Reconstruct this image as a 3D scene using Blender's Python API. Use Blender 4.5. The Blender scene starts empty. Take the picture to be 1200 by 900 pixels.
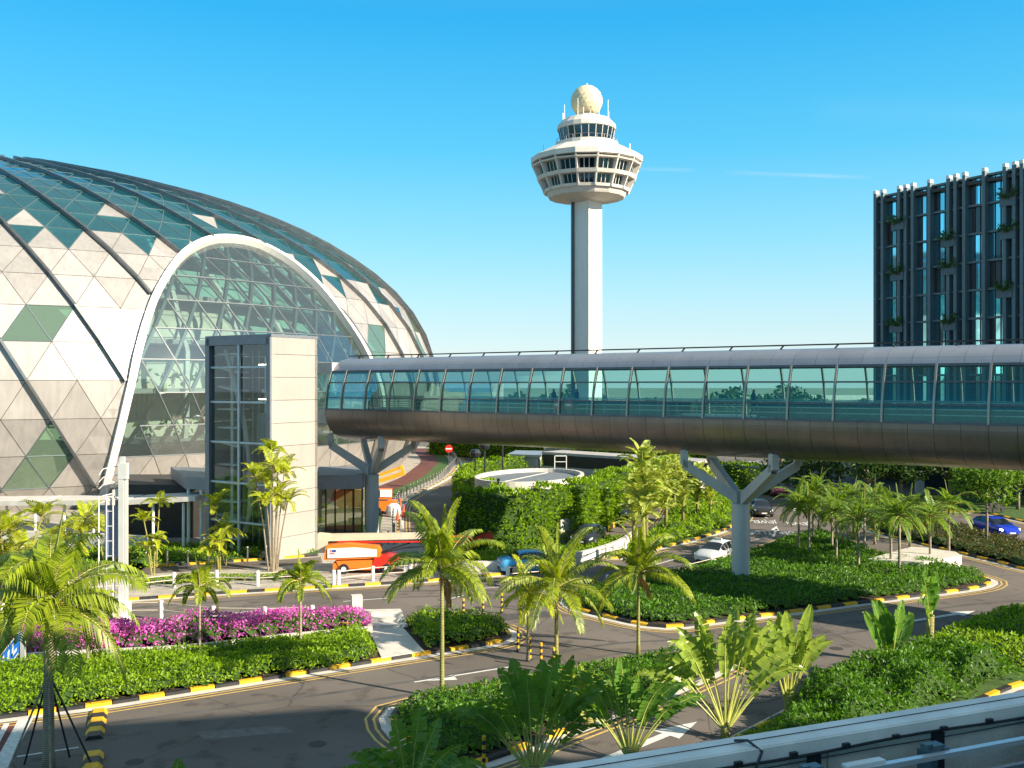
import bpy, math, random
import numpy as np
from mathutils import Vector, Matrix
random.seed(7); rng = np.random.default_rng(7)
PI = math.pi; R_ = math.radians
S = bpy.context.scene; COL = S.collection
EYE = 12.5; F = 1150.0
# ---- camera: level, 12.5 m above the road
cd = bpy.data.cameras.new('camera'); cam = bpy.data.objects.new('camera', cd); COL.objects.link(cam)
cam.location = (0, 0, EYE); cam.rotation_euler = (PI/2, 0, 0)
cd.sensor_width = 36; cd.lens = 36*F/1200; cd.clip_start = .1; cd.clip_end = 6000
S.camera = cam
# ---- sun and sky
SUNAZ = math.atan2(.88, -.475); SUNEL = R_(26)
sv = Vector((math.sin(SUNAZ)*math.cos(SUNEL), math.cos(SUNAZ)*math.cos(SUNEL), math.sin(SUNEL)))
sl = bpy.data.lights.new('sun', 'SUN'); sl.energy = 5.0; sl.angle = R_(.5); sl.color = (1, .87, .68)
so = bpy.data.objects.new('sun', sl); COL.objects.link(so); so.rotation_euler = sv.to_track_quat('Z', 'Y').to_euler(); so.location = (60, -40, 60)
W = bpy.data.worlds.new('World'); S.world = W; W.use_nodes = True
nt = W.node_tree; bg = nt.nodes['Background']; sky = nt.nodes.new('ShaderNodeTexSky')
sky.sky_type = 'NISHITA'; sky.sun_disc = False; sky.sun_elevation = SUNEL; sky.sun_rotation = SUNAZ
sky.air_density = 1.0; sky.dust_density = .6; sky.ozone_density = 2.2
hs = nt.nodes.new('ShaderNodeHueSaturation'); hs.inputs['Saturation'].default_value = 1.45; hs.inputs['Hue'].default_value = .475
nt.links.new(sky.outputs[0], hs.inputs['Color'])
tc = nt.nodes.new('ShaderNodeTexCoord'); sp = nt.nodes.new('ShaderNodeSeparateXYZ'); nt.links.new(tc.outputs['Generated'], sp.inputs[0])
mul = nt.nodes.new('ShaderNodeMix'); mul.data_type = 'RGBA'; mul.inputs[0].default_value = .85   # tropical evening sky: pale cyan low, saturated blue high
nt.links.new(hs.outputs[0], mul.inputs[6]); rp = nt.nodes.new('ShaderNodeValToRGB'); nt.links.new(sp.outputs[2], rp.inputs[0]); nt.links.new(rp.outputs[0], mul.inputs[7])
KS = 3.3; el = rp.color_ramp.elements
cols = [(0, (.80, .92, .97)), (.05, (.62, .87, .97)), (.14, (.32, .77, .99)), (.23, (.12, .63, .99)), (.35, (.035, .47, .95)), (.62, (.32, .40, .46))]
for q_ in (.1, .2, .3, .4): el.new(q_)
for e, (p_, c_) in zip(el, cols): e.position = p_; e.color = (c_[0]*1, c_[1]*1, c_[2]*1, 1)
vm = nt.nodes.new('ShaderNodeVectorMath'); vm.operation = 'SCALE'; vm.inputs['Scale'].default_value = KS; nt.links.new(rp.outputs[0], vm.inputs[0]); nt.links.new(vm.outputs[0], mul.inputs[7])
# faint contrails high in the sky
def M(op, a, b=None, c=None):
    n = nt.nodes.new('ShaderNodeMath'); n.operation = op; n.use_clamp = False
    for k, v in enumerate((a, b, c)):
        if v is None: continue
        if isinstance(v, (int, float)): n.inputs[k].default_value = v
        else: nt.links.new(v, n.inputs[k])
    return n.outputs[0]
ax = M('DIVIDE', sp.outputs[0], M('MAXIMUM', sp.outputs[1], .05)); az = M('DIVIDE', sp.outputs[2], M('MAXIMUM', sp.outputs[1], .05))
nz = nt.nodes.new('ShaderNodeTexNoise'); nz.inputs['Scale'].default_value = 14; nt.links.new(tc.outputs['Generated'], nz.inputs['Vector'])
tot = None
for (x0, x1, zc, sl_, th, am) in ((.215, .37, .213, -.035, .0028, .22), (.12, .19, .2185, -.02, .0028, .14), (.30, .60, .275, -.03, .02, .05)):
    d = M('ABSOLUTE', M('SUBTRACT', az, M('ADD', zc, M('MULTIPLY', M('SUBTRACT', ax, (x0+x1)/2), sl_))))
    f = M('MAXIMUM', M('SUBTRACT', 1, M('DIVIDE', d, th)), 0)
    e = M('MAXIMUM', M('SUBTRACT', 1, M('POWER', M('ABSOLUTE', M('DIVIDE', M('SUBTRACT', ax, (x0+x1)/2), (x1-x0)/2)), 3)), 0)
    g = M('MULTIPLY', M('MULTIPLY', f, e), M('MULTIPLY', nz.outputs[0], am*1.8))
    tot = g if tot is None else M('ADD', tot, g)
mx = nt.nodes.new('ShaderNodeMix'); mx.data_type = 'RGBA'; nt.links.new(tot, mx.inputs[0])
nt.links.new(mul.outputs[2], mx.inputs[6]); mx.inputs[7].default_value = (3, 3.3, 3.4, 1)
nt.links.new(mx.outputs[2], bg.inputs['Color']); bg.inputs['Strength'].default_value = .13
S.view_settings.view_transform = 'Standard'; S.view_settings.look = 'None'; S.view_settings.gamma = 1
S.view_settings.exposure = 1.15
S.cycles.max_bounces = 8; S.cycles.transparent_max_bounces = 16; S.cycles.transmission_bounces = 4
S.cycles.diffuse_bounces = 3; S.cycles.glossy_bounces = 3; S.cycles.caustics_reflective = False; S.cycles.caustics_refractive = False
S.cycles.use_denoising = True; S.cycles.sample_clamp_indirect = 4

# ---- measuring helpers: a sight line of the photo met at a known height or distance
def G(px, py, z=0):
    Y = (EYE-z)*F/(py-450); return Vector(((px-600)/F*Y, Y, z))
def P(px, py, Y): return Vector(((px-600)/F*Y, Y, EYE-(py-450)/F*Y))
def PX(px, Y, z=0): return Vector(((px-600)/F*Y, Y, z))

# ---- materials
def nodes(name):
    m = bpy.data.materials.new(name); m.use_nodes = True; return m, m.node_tree, m.node_tree.nodes, m.node_tree.links
def c4(c): return (c[0], c[1], c[2], 1)
def mat(name, col, rough=.6, metal=0, var=.12, scale=1.5, col2=None, bump=0, bscale=20, streak=0, island=0, spec=.5, emit=None, coat=0):
    m, t, N, L = nodes(name); b = N['Principled BSDF']
    b.inputs['Roughness'].default_value = rough; b.inputs['Metallic'].default_value = metal
    b.inputs['Specular IOR Level'].default_value = spec; b.inputs['Coat Weight'].default_value = coat
    tc = N.new('ShaderNodeTexCoord'); n = N.new('ShaderNodeTexNoise'); n.inputs['Scale'].default_value = scale; n.inputs['Detail'].default_value = 6
    L.new(tc.outputs['Object'], n.inputs['Vector'])
    cr = N.new('ShaderNodeMapRange'); cr.inputs[1].default_value = .3; cr.inputs[2].default_value = .7; L.new(n.outputs[0], cr.inputs[0])
    mix = N.new('ShaderNodeMix'); mix.data_type = 'RGBA'
    mix.inputs[6].default_value = c4([x*(1-var) for x in col]); mix.inputs[7].default_value = c4(col2 if col2 else [min(1, x*(1+var)) for x in col])
    L.new(cr.outputs[0], mix.inputs[0]); out = mix.outputs[2]
    if streak:
        mp = N.new('ShaderNodeMapping'); mp.inputs['Scale'].default_value = (2.5, 2.5, .18); L.new(tc.outputs['Object'], mp.inputs[0])
        n2 = N.new('ShaderNodeTexNoise'); n2.inputs['Scale'].default_value = 1; n2.inputs['Detail'].default_value = 5; L.new(mp.outputs[0], n2.inputs['Vector'])
        r2 = N.new('ShaderNodeMapRange'); r2.inputs[1].default_value = .45; r2.inputs[2].default_value = .75; r2.inputs[4].default_value = streak; L.new(n2.outputs[0], r2.inputs[0])
        m2 = N.new('ShaderNodeMix'); m2.data_type = 'RGBA'; L.new(r2.outputs[0], m2.inputs[0]); L.new(out, m2.inputs[6]); m2.inputs[7].default_value = c4([x*.45 for x in col]); out = m2.outputs[2]
    if island:
        g = N.new('ShaderNodeNewGeometry'); r3 = N.new('ShaderNodeMapRange'); r3.inputs[3].default_value = 1-island; r3.inputs[4].default_value = 1+island; L.new(g.outputs['Random Per Island'], r3.inputs[0])
        hsv = N.new('ShaderNodeHueSaturation'); L.new(out, hsv.inputs['Color']); L.new(r3.outputs[0], hsv.inputs['Value']); out = hsv.outputs[0]
    L.new(out, b.inputs['Base Color'])
    if bump:
        n3 = N.new('ShaderNodeTexNoise'); n3.inputs['Scale'].default_value = bscale; n3.inputs['Detail'].default_value = 4; L.new(tc.outputs['Object'], n3.inputs['Vector'])
        bp = N.new('ShaderNodeBump'); bp.inputs['Strength'].default_value = bump; bp.inputs['Distance'].default_value = .02; L.new(n3.outputs[0], bp.inputs['Height']); L.new(bp.outputs[0], b.inputs['Normal'])
    if emit: b.inputs['Emission Color'].default_value = c4(emit[0]); b.inputs['Emission Strength'].default_value = emit[1]
    return m
def leafmat(name, c1, c2, trans=.35, rough=.45, hue=None, isl=1):
    m, t, N, L = nodes(name); b = N['Principled BSDF']; b.inputs['Roughness'].default_value = rough; b.inputs['Specular IOR Level'].default_value = .35
    g = N.new('ShaderNodeNewGeometry'); tc = N.new('ShaderNodeTexCoord')
    n = N.new('ShaderNodeTexNoise'); n.inputs['Scale'].default_value = .9; L.new(tc.outputs['Object'], n.inputs['Vector'])
    a = N.new('ShaderNodeMath'); a.operation = 'ADD'; gi = N.new('ShaderNodeMath'); gi.operation = 'MULTIPLY_ADD'; gi.inputs[1].default_value = isl; gi.inputs[2].default_value = .5*(1-isl); L.new(g.outputs['Random Per Island'], gi.inputs[0]); L.new(gi.outputs[0], a.inputs[0]); L.new(n.outputs[0], a.inputs[1])
    r = N.new('ShaderNodeMapRange'); r.inputs[1].default_value = .25; r.inputs[2].default_value = 1.35; L.new(a.outputs[0], r.inputs[0])
    mix = N.new('ShaderNodeMix'); mix.data_type = 'RGBA'; mix.inputs[6].default_value = c4(c1); mix.inputs[7].default_value = c4(c2); L.new(r.outputs[0], mix.inputs[0])
    L.new(mix.outputs[2], b.inputs['Base Color'])
    tr = N.new('ShaderNodeBsdfTranslucent'); br = N.new('ShaderNodeMix'); br.data_type = 'RGBA'; br.blend_type = 'MULTIPLY'; br.inputs[0].default_value = 1
    L.new(mix.outputs[2], br.inputs[6]); br.inputs[7].default_value = (2.0, 1.9, .7, 1); L.new(br.outputs[2], tr.inputs[0])
    ms = N.new('ShaderNodeMixShader'); ms.inputs[0].default_value = trans; L.new(b.outputs[0], ms.inputs[1]); L.new(tr.outputs[0], ms.inputs[2])
    L.new(ms.outputs[0], N['Material Output'].inputs[0]); return m
def glassmat(name, tint, refl=(1, 1, 1), f0=.12, f1=.9, rough=.02, wav=0, bodycol=None, body=0):
    m, t, N, L = nodes(name); N.remove(N['Principled BSDF'])
    tb = N.new('ShaderNodeBsdfTransparent'); tb.inputs[0].default_value = c4(tint)
    gl = N.new('ShaderNodeBsdfGlossy'); gl.inputs[0].default_value = c4(refl); gl.inputs['Roughness'].default_value = rough
    lw = N.new('ShaderNodeLayerWeight'); lw.inputs[0].default_value = .35
    r = N.new('ShaderNodeMapRange'); r.inputs[3].default_value = f0; r.inputs[4].default_value = f1; L.new(lw.outputs['Fresnel'], r.inputs[0])
    last = tb.outputs[0]
    if body:
        d = N.new('ShaderNodeBsdfDiffuse'); d.inputs[0].default_value = c4(bodycol); m1 = N.new('ShaderNodeMixShader'); m1.inputs[0].default_value = body
        L.new(tb.outputs[0], m1.inputs[1]); L.new(d.outputs[0], m1.inputs[2]); last = m1.outputs[0]
    ms = N.new('ShaderNodeMixShader'); L.new(r.outputs[0], ms.inputs[0]); L.new(last, ms.inputs[1]); L.new(gl.outputs[0], ms.inputs[2])
    L.new(ms.outputs[0], N['Material Output'].inputs[0])
    if wav:
        tc = N.new('ShaderNodeTexCoord'); n = N.new('ShaderNodeTexNoise'); n.inputs['Scale'].default_value = .6; L.new(tc.outputs['Object'], n.inputs['Vector'])
        bp = N.new('ShaderNodeBump'); bp.inputs['Strength'].default_value = wav; bp.inputs['Distance'].default_value = .1; L.new(n.outputs[0], bp.inputs['Height']); L.new(bp.outputs[0], gl.inputs['Normal'])
    return m
def asphalt():
    m, t, N, L = nodes('asphalt'); b = N['Principled BSDF']; b.inputs['Roughness'].default_value = .85; b.inputs['Specular IOR Level'].default_value = .3
    tc = N.new('ShaderNodeTexCoord')
    def noise(s, d=5, v=None):
        n = N.new('ShaderNodeTexNoise'); n.inputs['Scale'].default_value = s; n.inputs['Detail'].default_value = d; L.new(v or tc.outputs['Object'], n.inputs['Vector']); return n.outputs[0]
    def ramp(x, a, b2, c, d):
        r = N.new('ShaderNodeMapRange'); r.inputs[1].default_value = a; r.inputs[2].default_value = b2; r.inputs[3].default_value = c; r.inputs[4].default_value = d; L.new(x, r.inputs[0]); return r.outputs[0]
    base = ramp(noise(.12), .3, .7, .72, 1.25); fine = ramp(noise(28, 3), .3, .7, .7, 1.3); pat = ramp(noise(.9, 8), .56, .66, 1, .66)
    v = N.new('ShaderNodeTexVoronoi'); v.feature = 'DISTANCE_TO_EDGE'; v.inputs['Scale'].default_value = .16; n5 = N.new('ShaderNodeTexNoise'); n5.inputs['Scale'].default_value = .7
    L.new(tc.outputs['Object'], n5.inputs['Vector']); mp = N.new('ShaderNodeMix'); mp.data_type = 'VECTOR'; mp.inputs[0].default_value = .25; L.new(tc.outputs['Object'], mp.inputs[4]); L.new(n5.outputs['Color'], mp.inputs[5]); L.new(mp.outputs[1], v.inputs['Vector'])
    crack = ramp(v.outputs['Distance'], 0, .006, .55, 1)
    def mulx(a, b2):
        k = N.new('ShaderNodeMath'); k.operation = 'MULTIPLY'; L.new(a, k.inputs[0]); L.new(b2, k.inputs[1]); return k.outputs[0]
    f = mulx(mulx(mulx(base, fine), pat), crack)
    mm = N.new('ShaderNodeMix'); mm.data_type = 'RGBA'; mm.blend_type = 'MULTIPLY'; mm.inputs[0].default_value = 1; mm.inputs[6].default_value = (.15, .130, .115, 1); L.new(f, mm.inputs[7]); L.new(mm.outputs[2], b.inputs['Base Color'])
    bp = N.new('ShaderNodeBump'); bp.inputs['Strength'].default_value = .3; bp.inputs['Distance'].default_value = .01; L.new(fine, bp.inputs['Height']); L.new(bp.outputs[0], b.inputs['Normal']); return m
def tiles(name, c1, c2, sx, sy, mortar, rough=.8, off=.5):
    m, t, N, L = nodes(name); b = N['Principled BSDF']; b.inputs['Roughness'].default_value = rough
    tc = N.new('ShaderNodeTexCoord'); br = N.new('ShaderNodeTexBrick'); br.inputs['Scale'].default_value = 1; br.inputs['Brick Width'].default_value = sx; br.inputs['Row Height'].default_value = sy
    br.inputs['Mortar Size'].default_value = mortar; br.offset = off; br.inputs['Color1'].default_value = c4(c1); br.inputs['Color2'].default_value = c4(c2); br.inputs['Mortar'].default_value = c4([x*.45 for x in c1])
    L.new(tc.outputs['Object'], br.inputs['Vector']); n = N.new('ShaderNodeTexNoise'); n.inputs['Scale'].default_value = .7; n.inputs['Detail'].default_value = 7; L.new(tc.outputs['Object'], n.inputs['Vector'])
    r = N.new('ShaderNodeMapRange'); r.inputs[1].default_value = .3; r.inputs[2].default_value = .7; r.inputs[3].default_value = .75; r.inputs[4].default_value = 1.15; L.new(n.outputs[0], r.inputs[0])
    mm = N.new('ShaderNodeMix'); mm.data_type = 'RGBA'; mm.blend_type = 'MULTIPLY'; mm.inputs[0].default_value = 1; L.new(br.outputs[0], mm.inputs[6]); L.new(r.outputs[0], mm.inputs[7]); L.new(mm.outputs[2], b.inputs['Base Color']); return m
m_asph = asphalt()
m_pave = tiles('paving', (.42, .38, .33), (.47, .43, .37), .6, .6, .012)
m_brick = tiles('red_paver', (.13, .04, .03), (.17, .055, .04), .3, .15, .01)
m_soil = mat('soil', (.05, .035, .02), .95, bump=.5)
m_grass = mat('grass_sheet', (.05, .11, .015), .9, var=.35, scale=3, bump=.6, bscale=40)
m_conc = mat('concrete', (.42, .40, .37), .8, var=.14, scale=.8, streak=.35, bump=.15)
m_concL = mat('pale_concrete', (.6, .57, .52), .75, var=.1, scale=1.2, streak=.25, bump=.1)
m_yel = mat('yellow_paint', (.75, .42, .015), .6, var=.18, scale=4, island=.12)
m_blk = mat('black_paint', (.025, .025, .028), .55, var=.3, scale=4, island=.15)
def barkmat(name, c1, c2, sc=5):
    m, t, N, L = nodes(name); b = N['Principled BSDF']; b.inputs['Roughness'].default_value = .85
    tc = N.new('ShaderNodeTexCoord'); w = N.new('ShaderNodeTexWave'); w.bands_direction = 'Z'; w.inputs['Scale'].default_value = sc; w.inputs['Distortion'].default_value = 2.5; w.inputs['Detail'].default_value = 3; L.new(tc.outputs['Object'], w.inputs['Vector'])
    n = N.new('ShaderNodeTexNoise'); n.inputs['Scale'].default_value = 4; n.inputs['Detail'].default_value = 6; L.new(tc.outputs['Object'], n.inputs['Vector']); k = N.new('ShaderNodeMath'); k.operation = 'MULTIPLY'; L.new(w.outputs['Fac'], k.inputs[0]); L.new(n.outputs[0], k.inputs[1])
    r = N.new('ShaderNodeMapRange'); r.inputs[1].default_value = .05; r.inputs[2].default_value = .5; L.new(k.outputs[0], r.inputs[0]); mx = N.new('ShaderNodeMix'); mx.data_type = 'RGBA'; mx.inputs[6].default_value = c4(c1); mx.inputs[7].default_value = c4(c2); L.new(r.outputs[0], mx.inputs[0]); L.new(mx.outputs[2], b.inputs['Base Color'])
    bp = N.new('ShaderNodeBump'); bp.inputs['Strength'].default_value = .6; bp.inputs['Distance'].default_value = .02; L.new(k.outputs[0], bp.inputs['Height']); L.new(bp.outputs[0], b.inputs['Normal']); return m
m_white = mat('white_paint', (.78, .77, .74), .55, var=.12, scale=6)
m_mark = mat('marking_paint', (.66, .66, .63), .7, var=.2, scale=5, bump=.1)
m_line = mat('yellow_line_paint', (.62, .42, .12), .7, var=.2, scale=5)
m_steel = mat('steel', (.35, .36, .37), .35, 1, var=.1)
m_dark = mat('dark_metal', (.045, .05, .06), .4, .6, var=.2)
m_grey = mat('grey_metal', (.30, .31, .33), .4, .3, var=.08)
m_bark = mat('bark', (.30, .25, .19), .9, var=.3, scale=7, bump=.6, bscale=30)
m_barkY = barkmat('green_stem', (.13, .12, .03), (.40, .38, .12))
m_barkW = barkmat('pale_bark', (.14, .10, .06), (.42, .37, .28))

# ---- mesh builder
class MB:
    def __init__(s): s.v = []; s.f = []; s.m = []; s.n = 0; s.np = []
    def add(s, vs, fs, mi=0):
        b = s.n; s.v.extend([tuple(v) for v in vs]); s.n += len(vs)
        for f in fs: s.f.append([b+i for i in f]); s.m.append(mi)
    def quad(s, a, b, c, d, mi=0): s.add([a, b, c, d], [(0, 1, 2, 3)], mi)
    def poly(s, vs, mi=0): s.add(vs, [tuple(range(len(vs)))], mi)
    def hexa(s, p, mi=0): s.add(p, [(3, 2, 1, 0), (4, 5, 6, 7), (0, 1, 5, 4), (1, 2, 6, 5), (2, 3, 7, 6), (3, 0, 4, 7)], mi)
    def box(s, c, sz, mi=0, rz=0, mtx=None):
        x, y, z = [k/2 for k in sz]; pts = [Vector(q) for q in ((-x, -y, -z), (x, -y, -z), (x, y, -z), (-x, y, -z), (-x, -y, z), (x, -y, z), (x, y, z), (-x, y, z))]
        if mtx is not None: pts = [mtx @ q for q in pts]
        elif rz: r = Matrix.Rotation(rz, 3, 'Z'); pts = [r @ q for q in pts]
        s.hexa([q+Vector(c) for q in pts], mi)
    def beam(s, a, b, w, h, mi=0, up=(0, 0, 1)):
        a = Vector(a); b = Vector(b); d = (b-a); L = d.length
        if L < 1e-5: return
        d /= L; up = Vector(up); x = d.cross(up)
        if x.length < 1e-3: x = d.cross(Vector((1, 0, 0)))
        x.normalize(); u = x.cross(d); x = x*w/2; u = u*h/2
        s.hexa([a-x-u, a+x-u, b+x-u, b-x-u, a-x+u, a+x+u, b+x+u, b-x+u], mi)
    def tube(s, path, rad, n=8, mi=0, cap=True):
        path = [Vector(p) for p in path]; k = len(path)
        if isinstance(rad, (int, float)): rad = [rad]*k
        vs = []; prev = None
        for i, p in enumerate(path):
            d = (path[min(i+1, k-1)]-path[max(i-1, 0)]).normalized()
            x = d.cross(Vector((0, 0, 1))) if prev is None else prev-d*prev.dot(d)
            if x.length < 1e-3: x = d.cross(Vector((0, 1, 0)))
            x.normalize(); prev = x; y = d.cross(x)
            for j in range(n): a = 2*PI*j/n; vs.append(p+(x*math.cos(a)+y*math.sin(a))*rad[i])
        fs = [(i*n+j, i*n+(j+1) % n, (i+1)*n+(j+1) % n, (i+1)*n+j) for i in range(k-1) for j in range(n)]
        if cap: fs += [tuple(range(n-1, -1, -1)), tuple(range((k-1)*n, k*n))]
        s.add(vs, fs, mi)
    def lathe(s, prof, c=(0, 0, 0), n=16, mi=0, a0=0, axis='Z'):
        vs = []
        for r, z in prof:
            for j in range(n):
                a = 2*PI*j/n+a0
                q = (r*math.cos(a), r*math.sin(a), z) if axis == 'Z' else ((z, r*math.cos(a), r*math.sin(a)) if axis == 'X' else (r*math.cos(a), z, r*math.sin(a)))
                vs.append(Vector(q)+Vector(c))
        k = len(prof); fs = [(i*n+j, i*n+(j+1) % n, (i+1)*n+(j+1) % n, (i+1)*n+j) for i in range(k-1) for j in range(n)]
        fs += [tuple(range(n-1, -1, -1)), tuple(range((k-1)*n, k*n))]; s.add(vs, fs, mi)
    def prism(s, pts, z0, z1, mi=0, mt=None):
        n = len(pts); vs = [(p[0], p[1], z0) for p in pts]+[(p[0], p[1], z1) for p in pts]
        s.add(vs, [(i, (i+1) % n, n+(i+1) % n, n+i) for i in range(n)]+[tuple(range(n-1, -1, -1))], mi)
        s.add(vs[n:], [tuple(range(n))], mi if mt is None else mt)
    def arr(s, V, k, mi=0):    # numpy block of faces with k own vertices each
        s.np.append((np.asarray(V, dtype=np.float32).reshape(-1, 3), k, mi))
    def build(s, name, mats, parent=None, smooth=False, local=False, loc=None):
        if not isinstance(mats, (list, tuple)): mats = [mats]
        org = Vector((0, 0, 0))
        if parent is not None and not local:
            q = parent
            while q is not None: org += q.location; q = q.parent
        V = [np.array(s.v, dtype=np.float32).reshape(-1, 3)]; LI = []; LS = []; MI = []; st = 0
        for f, m in zip(s.f, s.m): LI.extend(f); LS.append(len(f)); MI.append(m)
        LI = [np.array(LI, dtype=np.int32)]; LS = [np.array(LS, dtype=np.int32)]; MI = [np.array(MI, dtype=np.int32)]; off = s.n
        for a, k, m in s.np:
            V.append(a); LI.append(np.arange(len(a), dtype=np.int32)+off); off += len(a); c = len(a)//k
            LS.append(np.full(c, k, np.int32)); MI.append(np.full(c, m, np.int32))
        V = np.concatenate(V)-np.array(org if loc is None else loc, dtype=np.float32); LI = np.concatenate(LI); LS = np.concatenate(LS); MI = np.concatenate(MI)
        me = bpy.data.meshes.new(name); me.vertices.add(len(V)); me.vertices.foreach_set('co', V.ravel())
        me.loops.add(len(LI)); me.loops.foreach_set('vertex_index', LI); me.polygons.add(len(LS))
        me.polygons.foreach_set('loop_start', np.concatenate([[0], np.cumsum(LS)[:-1]]).astype(np.int32)); me.polygons.foreach_set('loop_total', LS)
        for m in mats: me.materials.append(m)
        me.polygons.foreach_set('material_index', MI); me.polygons.foreach_set('use_smooth', np.full(len(LS), smooth)); me.update(calc_edges=True); me.validate()
        o = bpy.data.objects.new(name, me); COL.objects.link(o)
        if parent is not None: o.parent = parent
        elif loc is not None: o.location = loc
        return o
def tag(o, label=None, cat=None, group=None, kind=None):
    if label: o['label'] = label
    if cat: o['category'] = cat
    if group: o['group'] = group
    if kind: o['kind'] = kind
    return o
def thing(name, loc, label, cat, group=None, rz=0):
    o = bpy.data.objects.new(name, None); COL.objects.link(o); o.location = loc; o.rotation_euler = (0, 0, rz); o.empty_display_size = .3
    return tag(o, label, cat, group)
def struct(name, mb, m, **k): return tag(mb.build(name, m, **k), kind='structure')
KIDS = {}
def kids(o): return [c for c in bpy.data.objects if c.parent == o]
def dup(root, loc, rz=0, sc=1, label=None, group=None):
    ks = root.get('_k'); r = root.copy(); COL.objects.link(r); r.location = loc; r.rotation_euler = (0, 0, rz); r.scale = (sc,)*3 if isinstance(sc, (int, float)) else sc
    if label: r['label'] = label
    if group: r['group'] = group
    def rec(a, b):
        for ch in KID[a.name]:
            c = ch.copy(); COL.objects.link(c); c.parent = b
            if ch.name in KID: rec(ch, c)
    rec(root, r); return r
KID = {}
def snap():   # remember who the children are before copying
    KID.clear()
    for o in bpy.data.objects:
        if o.parent: KID.setdefault(o.parent.name, []).append(o)
    for o in bpy.data.objects: KID.setdefault(o.name, [])
def smoothpath(pts, n=6, closed=False):
    P_ = [Vector(p) for p in pts]; out = []; k = len(P_); rngk = range(k if closed else k-1)
    g = lambda i: P_[i % k] if closed else P_[max(0, min(k-1, i))]
    for i in rngk:
        a, b, c, d = g(i-1), g(i), g(i+1), g(i+2)
        for j in range(n):
            t = j/n; out.append(.5*((2*b)+(c-a)*t+(2*a-5*b+4*c-d)*t*t+(3*b-a-3*c+d)*t**3))
    if not closed: out.append(P_[-1])
    return out
def resample(path, step, closed=False):
    pts = list(path)+([path[0]] if closed else []); L = [0]
    for a, b in zip(pts, pts[1:]): L.append(L[-1]+(b-a).length)
    tot = L[-1]; n = max(1, round(tot/step)); out = []; j = 0
    for i in range(n+(0 if closed else 1)):
        d = tot*i/n
        while j < len(L)-2 and L[j+1] < d: j += 1
        t = (d-L[j])/max(1e-9, L[j+1]-L[j]); out.append(pts[j].lerp(pts[j+1], min(1, t)))
    return out
def offs(path, d, closed=False):  # to the right of travel
    out = []; k = len(path)
    for i, p in enumerate(path):
        a = path[(i-1) % k] if closed else path[max(0, i-1)]; b = path[(i+1) % k] if closed else path[min(k-1, i+1)]
        t = (b-a); t.z = 0; t.normalize(); out.append(p+Vector((t.y, -t.x, 0))*d)
    return out
def inpoly(x, y, poly):
    c = np.zeros(len(x), bool); n = len(poly)
    for i in range(n):
        x1, y1 = poly[i][0], poly[i][1]; x2, y2 = poly[(i+1) % n][0], poly[(i+1) % n][1]
        c ^= ((y1 > y) != (y2 > y)) & (x < (x2-x1)*(y-y1)/((y2-y1) if y2 != y1 else 1e-9)+x1)
    return c
def leafcards(C, size, N=None, up=.3, rnd=None, asp=.45):
    """rhombic leaf faces at points C; N optional outward normals"""
    n = len(C); r = rnd if rnd is not None else rng
    d = r.normal(size=(n, 3)); d[:, 2] = d[:, 2]*.6+up
    if N is not None: d = d*.7+N*.9
    d /= np.linalg.norm(d, axis=1, keepdims=True)
    s = r.normal(size=(n, 3)); s -= d*np.sum(s*d, axis=1, keepdims=True); s /= np.linalg.norm(s, axis=1, keepdims=True)
    L = (size*(.6+.8*r.random(n)))[:, None]; a = C; tip = C+d*L; mid = C+d*L*.5; wv = s*L*asp*.5
    fold = np.cross(d, s)*L*.06
    return np.stack([a, mid+wv+fold, tip, mid-wv+fold], axis=1)
# ================= GROUND, ROADS, ISLANDS =================
g = MB(); g.quad((-1500, -300, -.008), (1500, -300, -.008), (1500, 3000, -.008), (-1500, 3000, -.008)); struct('ground', g, mat('far_ground', (.20, .22, .16), .9, var=.3, scale=.02))
g = MB(); g.quad((-140, -20, 0), (160, -20, 0), (160, 330, 0), (-140, 330, 0)); struct('road', g, m_asph)
def ribbon(mb, path, d0, d1, z, mi=0, closed=False):
    a = offs(path, d0, closed); b = offs(path, d1, closed); n = len(path)
    for i in range(n if closed else n-1):
        j = (i+1) % n; A, B, C_, D = a[i], b[i], b[j], a[j]
        mb.quad((A.x, A.y, z), (B.x, B.y, z), (C_.x, C_.y, z), (D.x, D.y, z), mi)
def area(p): return sum(p[i][0]*p[(i+1) % len(p)][1]-p[(i+1) % len(p)][0]*p[i][1] for i in range(len(p)))/2
def kerbed(path, closed, road_name, lines=2, gutter=.42, blocks=True, h=.15, w=.2):
    """path: outer kerb face, road on the right of travel."""
    kb = MB(); n = len(path); inn = offs(path, -w, closed)
    for i in range(n if closed else n-1):
        j = (i+1) % n; a, b, c, d = path[i], path[j], inn[j], inn[i]; mi = i % 2 if blocks else 0
        sh = .02
        a2, b2, c2, d2 = a.lerp(b, sh), b.lerp(a, sh), c.lerp(d, sh), d.lerp(c, sh)
        kb.hexa([Vector((q.x, q.y, .001)) for q in (d2, c2, b2, a2)]+[Vector((q.x, q.y, h-(.02 if q in (a2, b2) else 0))) for q in (d2, c2, b2, a2)], mi)
    struct('kerb', kb, [m_yel, m_blk] if blocks else [m_conc])
    fine = path
    gm = MB(); ribbon(gm, fine, 0, gutter, .004, 0, closed); struct('gutter', gm, m_concL)
    if lines:
        lm = MB()
        for k in range(lines): ribbon(lm, fine, gutter+.14+.3*k, gutter+.24+.3*k, .008, 0, closed)
        struct('yellow_line', lm, m_line)
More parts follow.
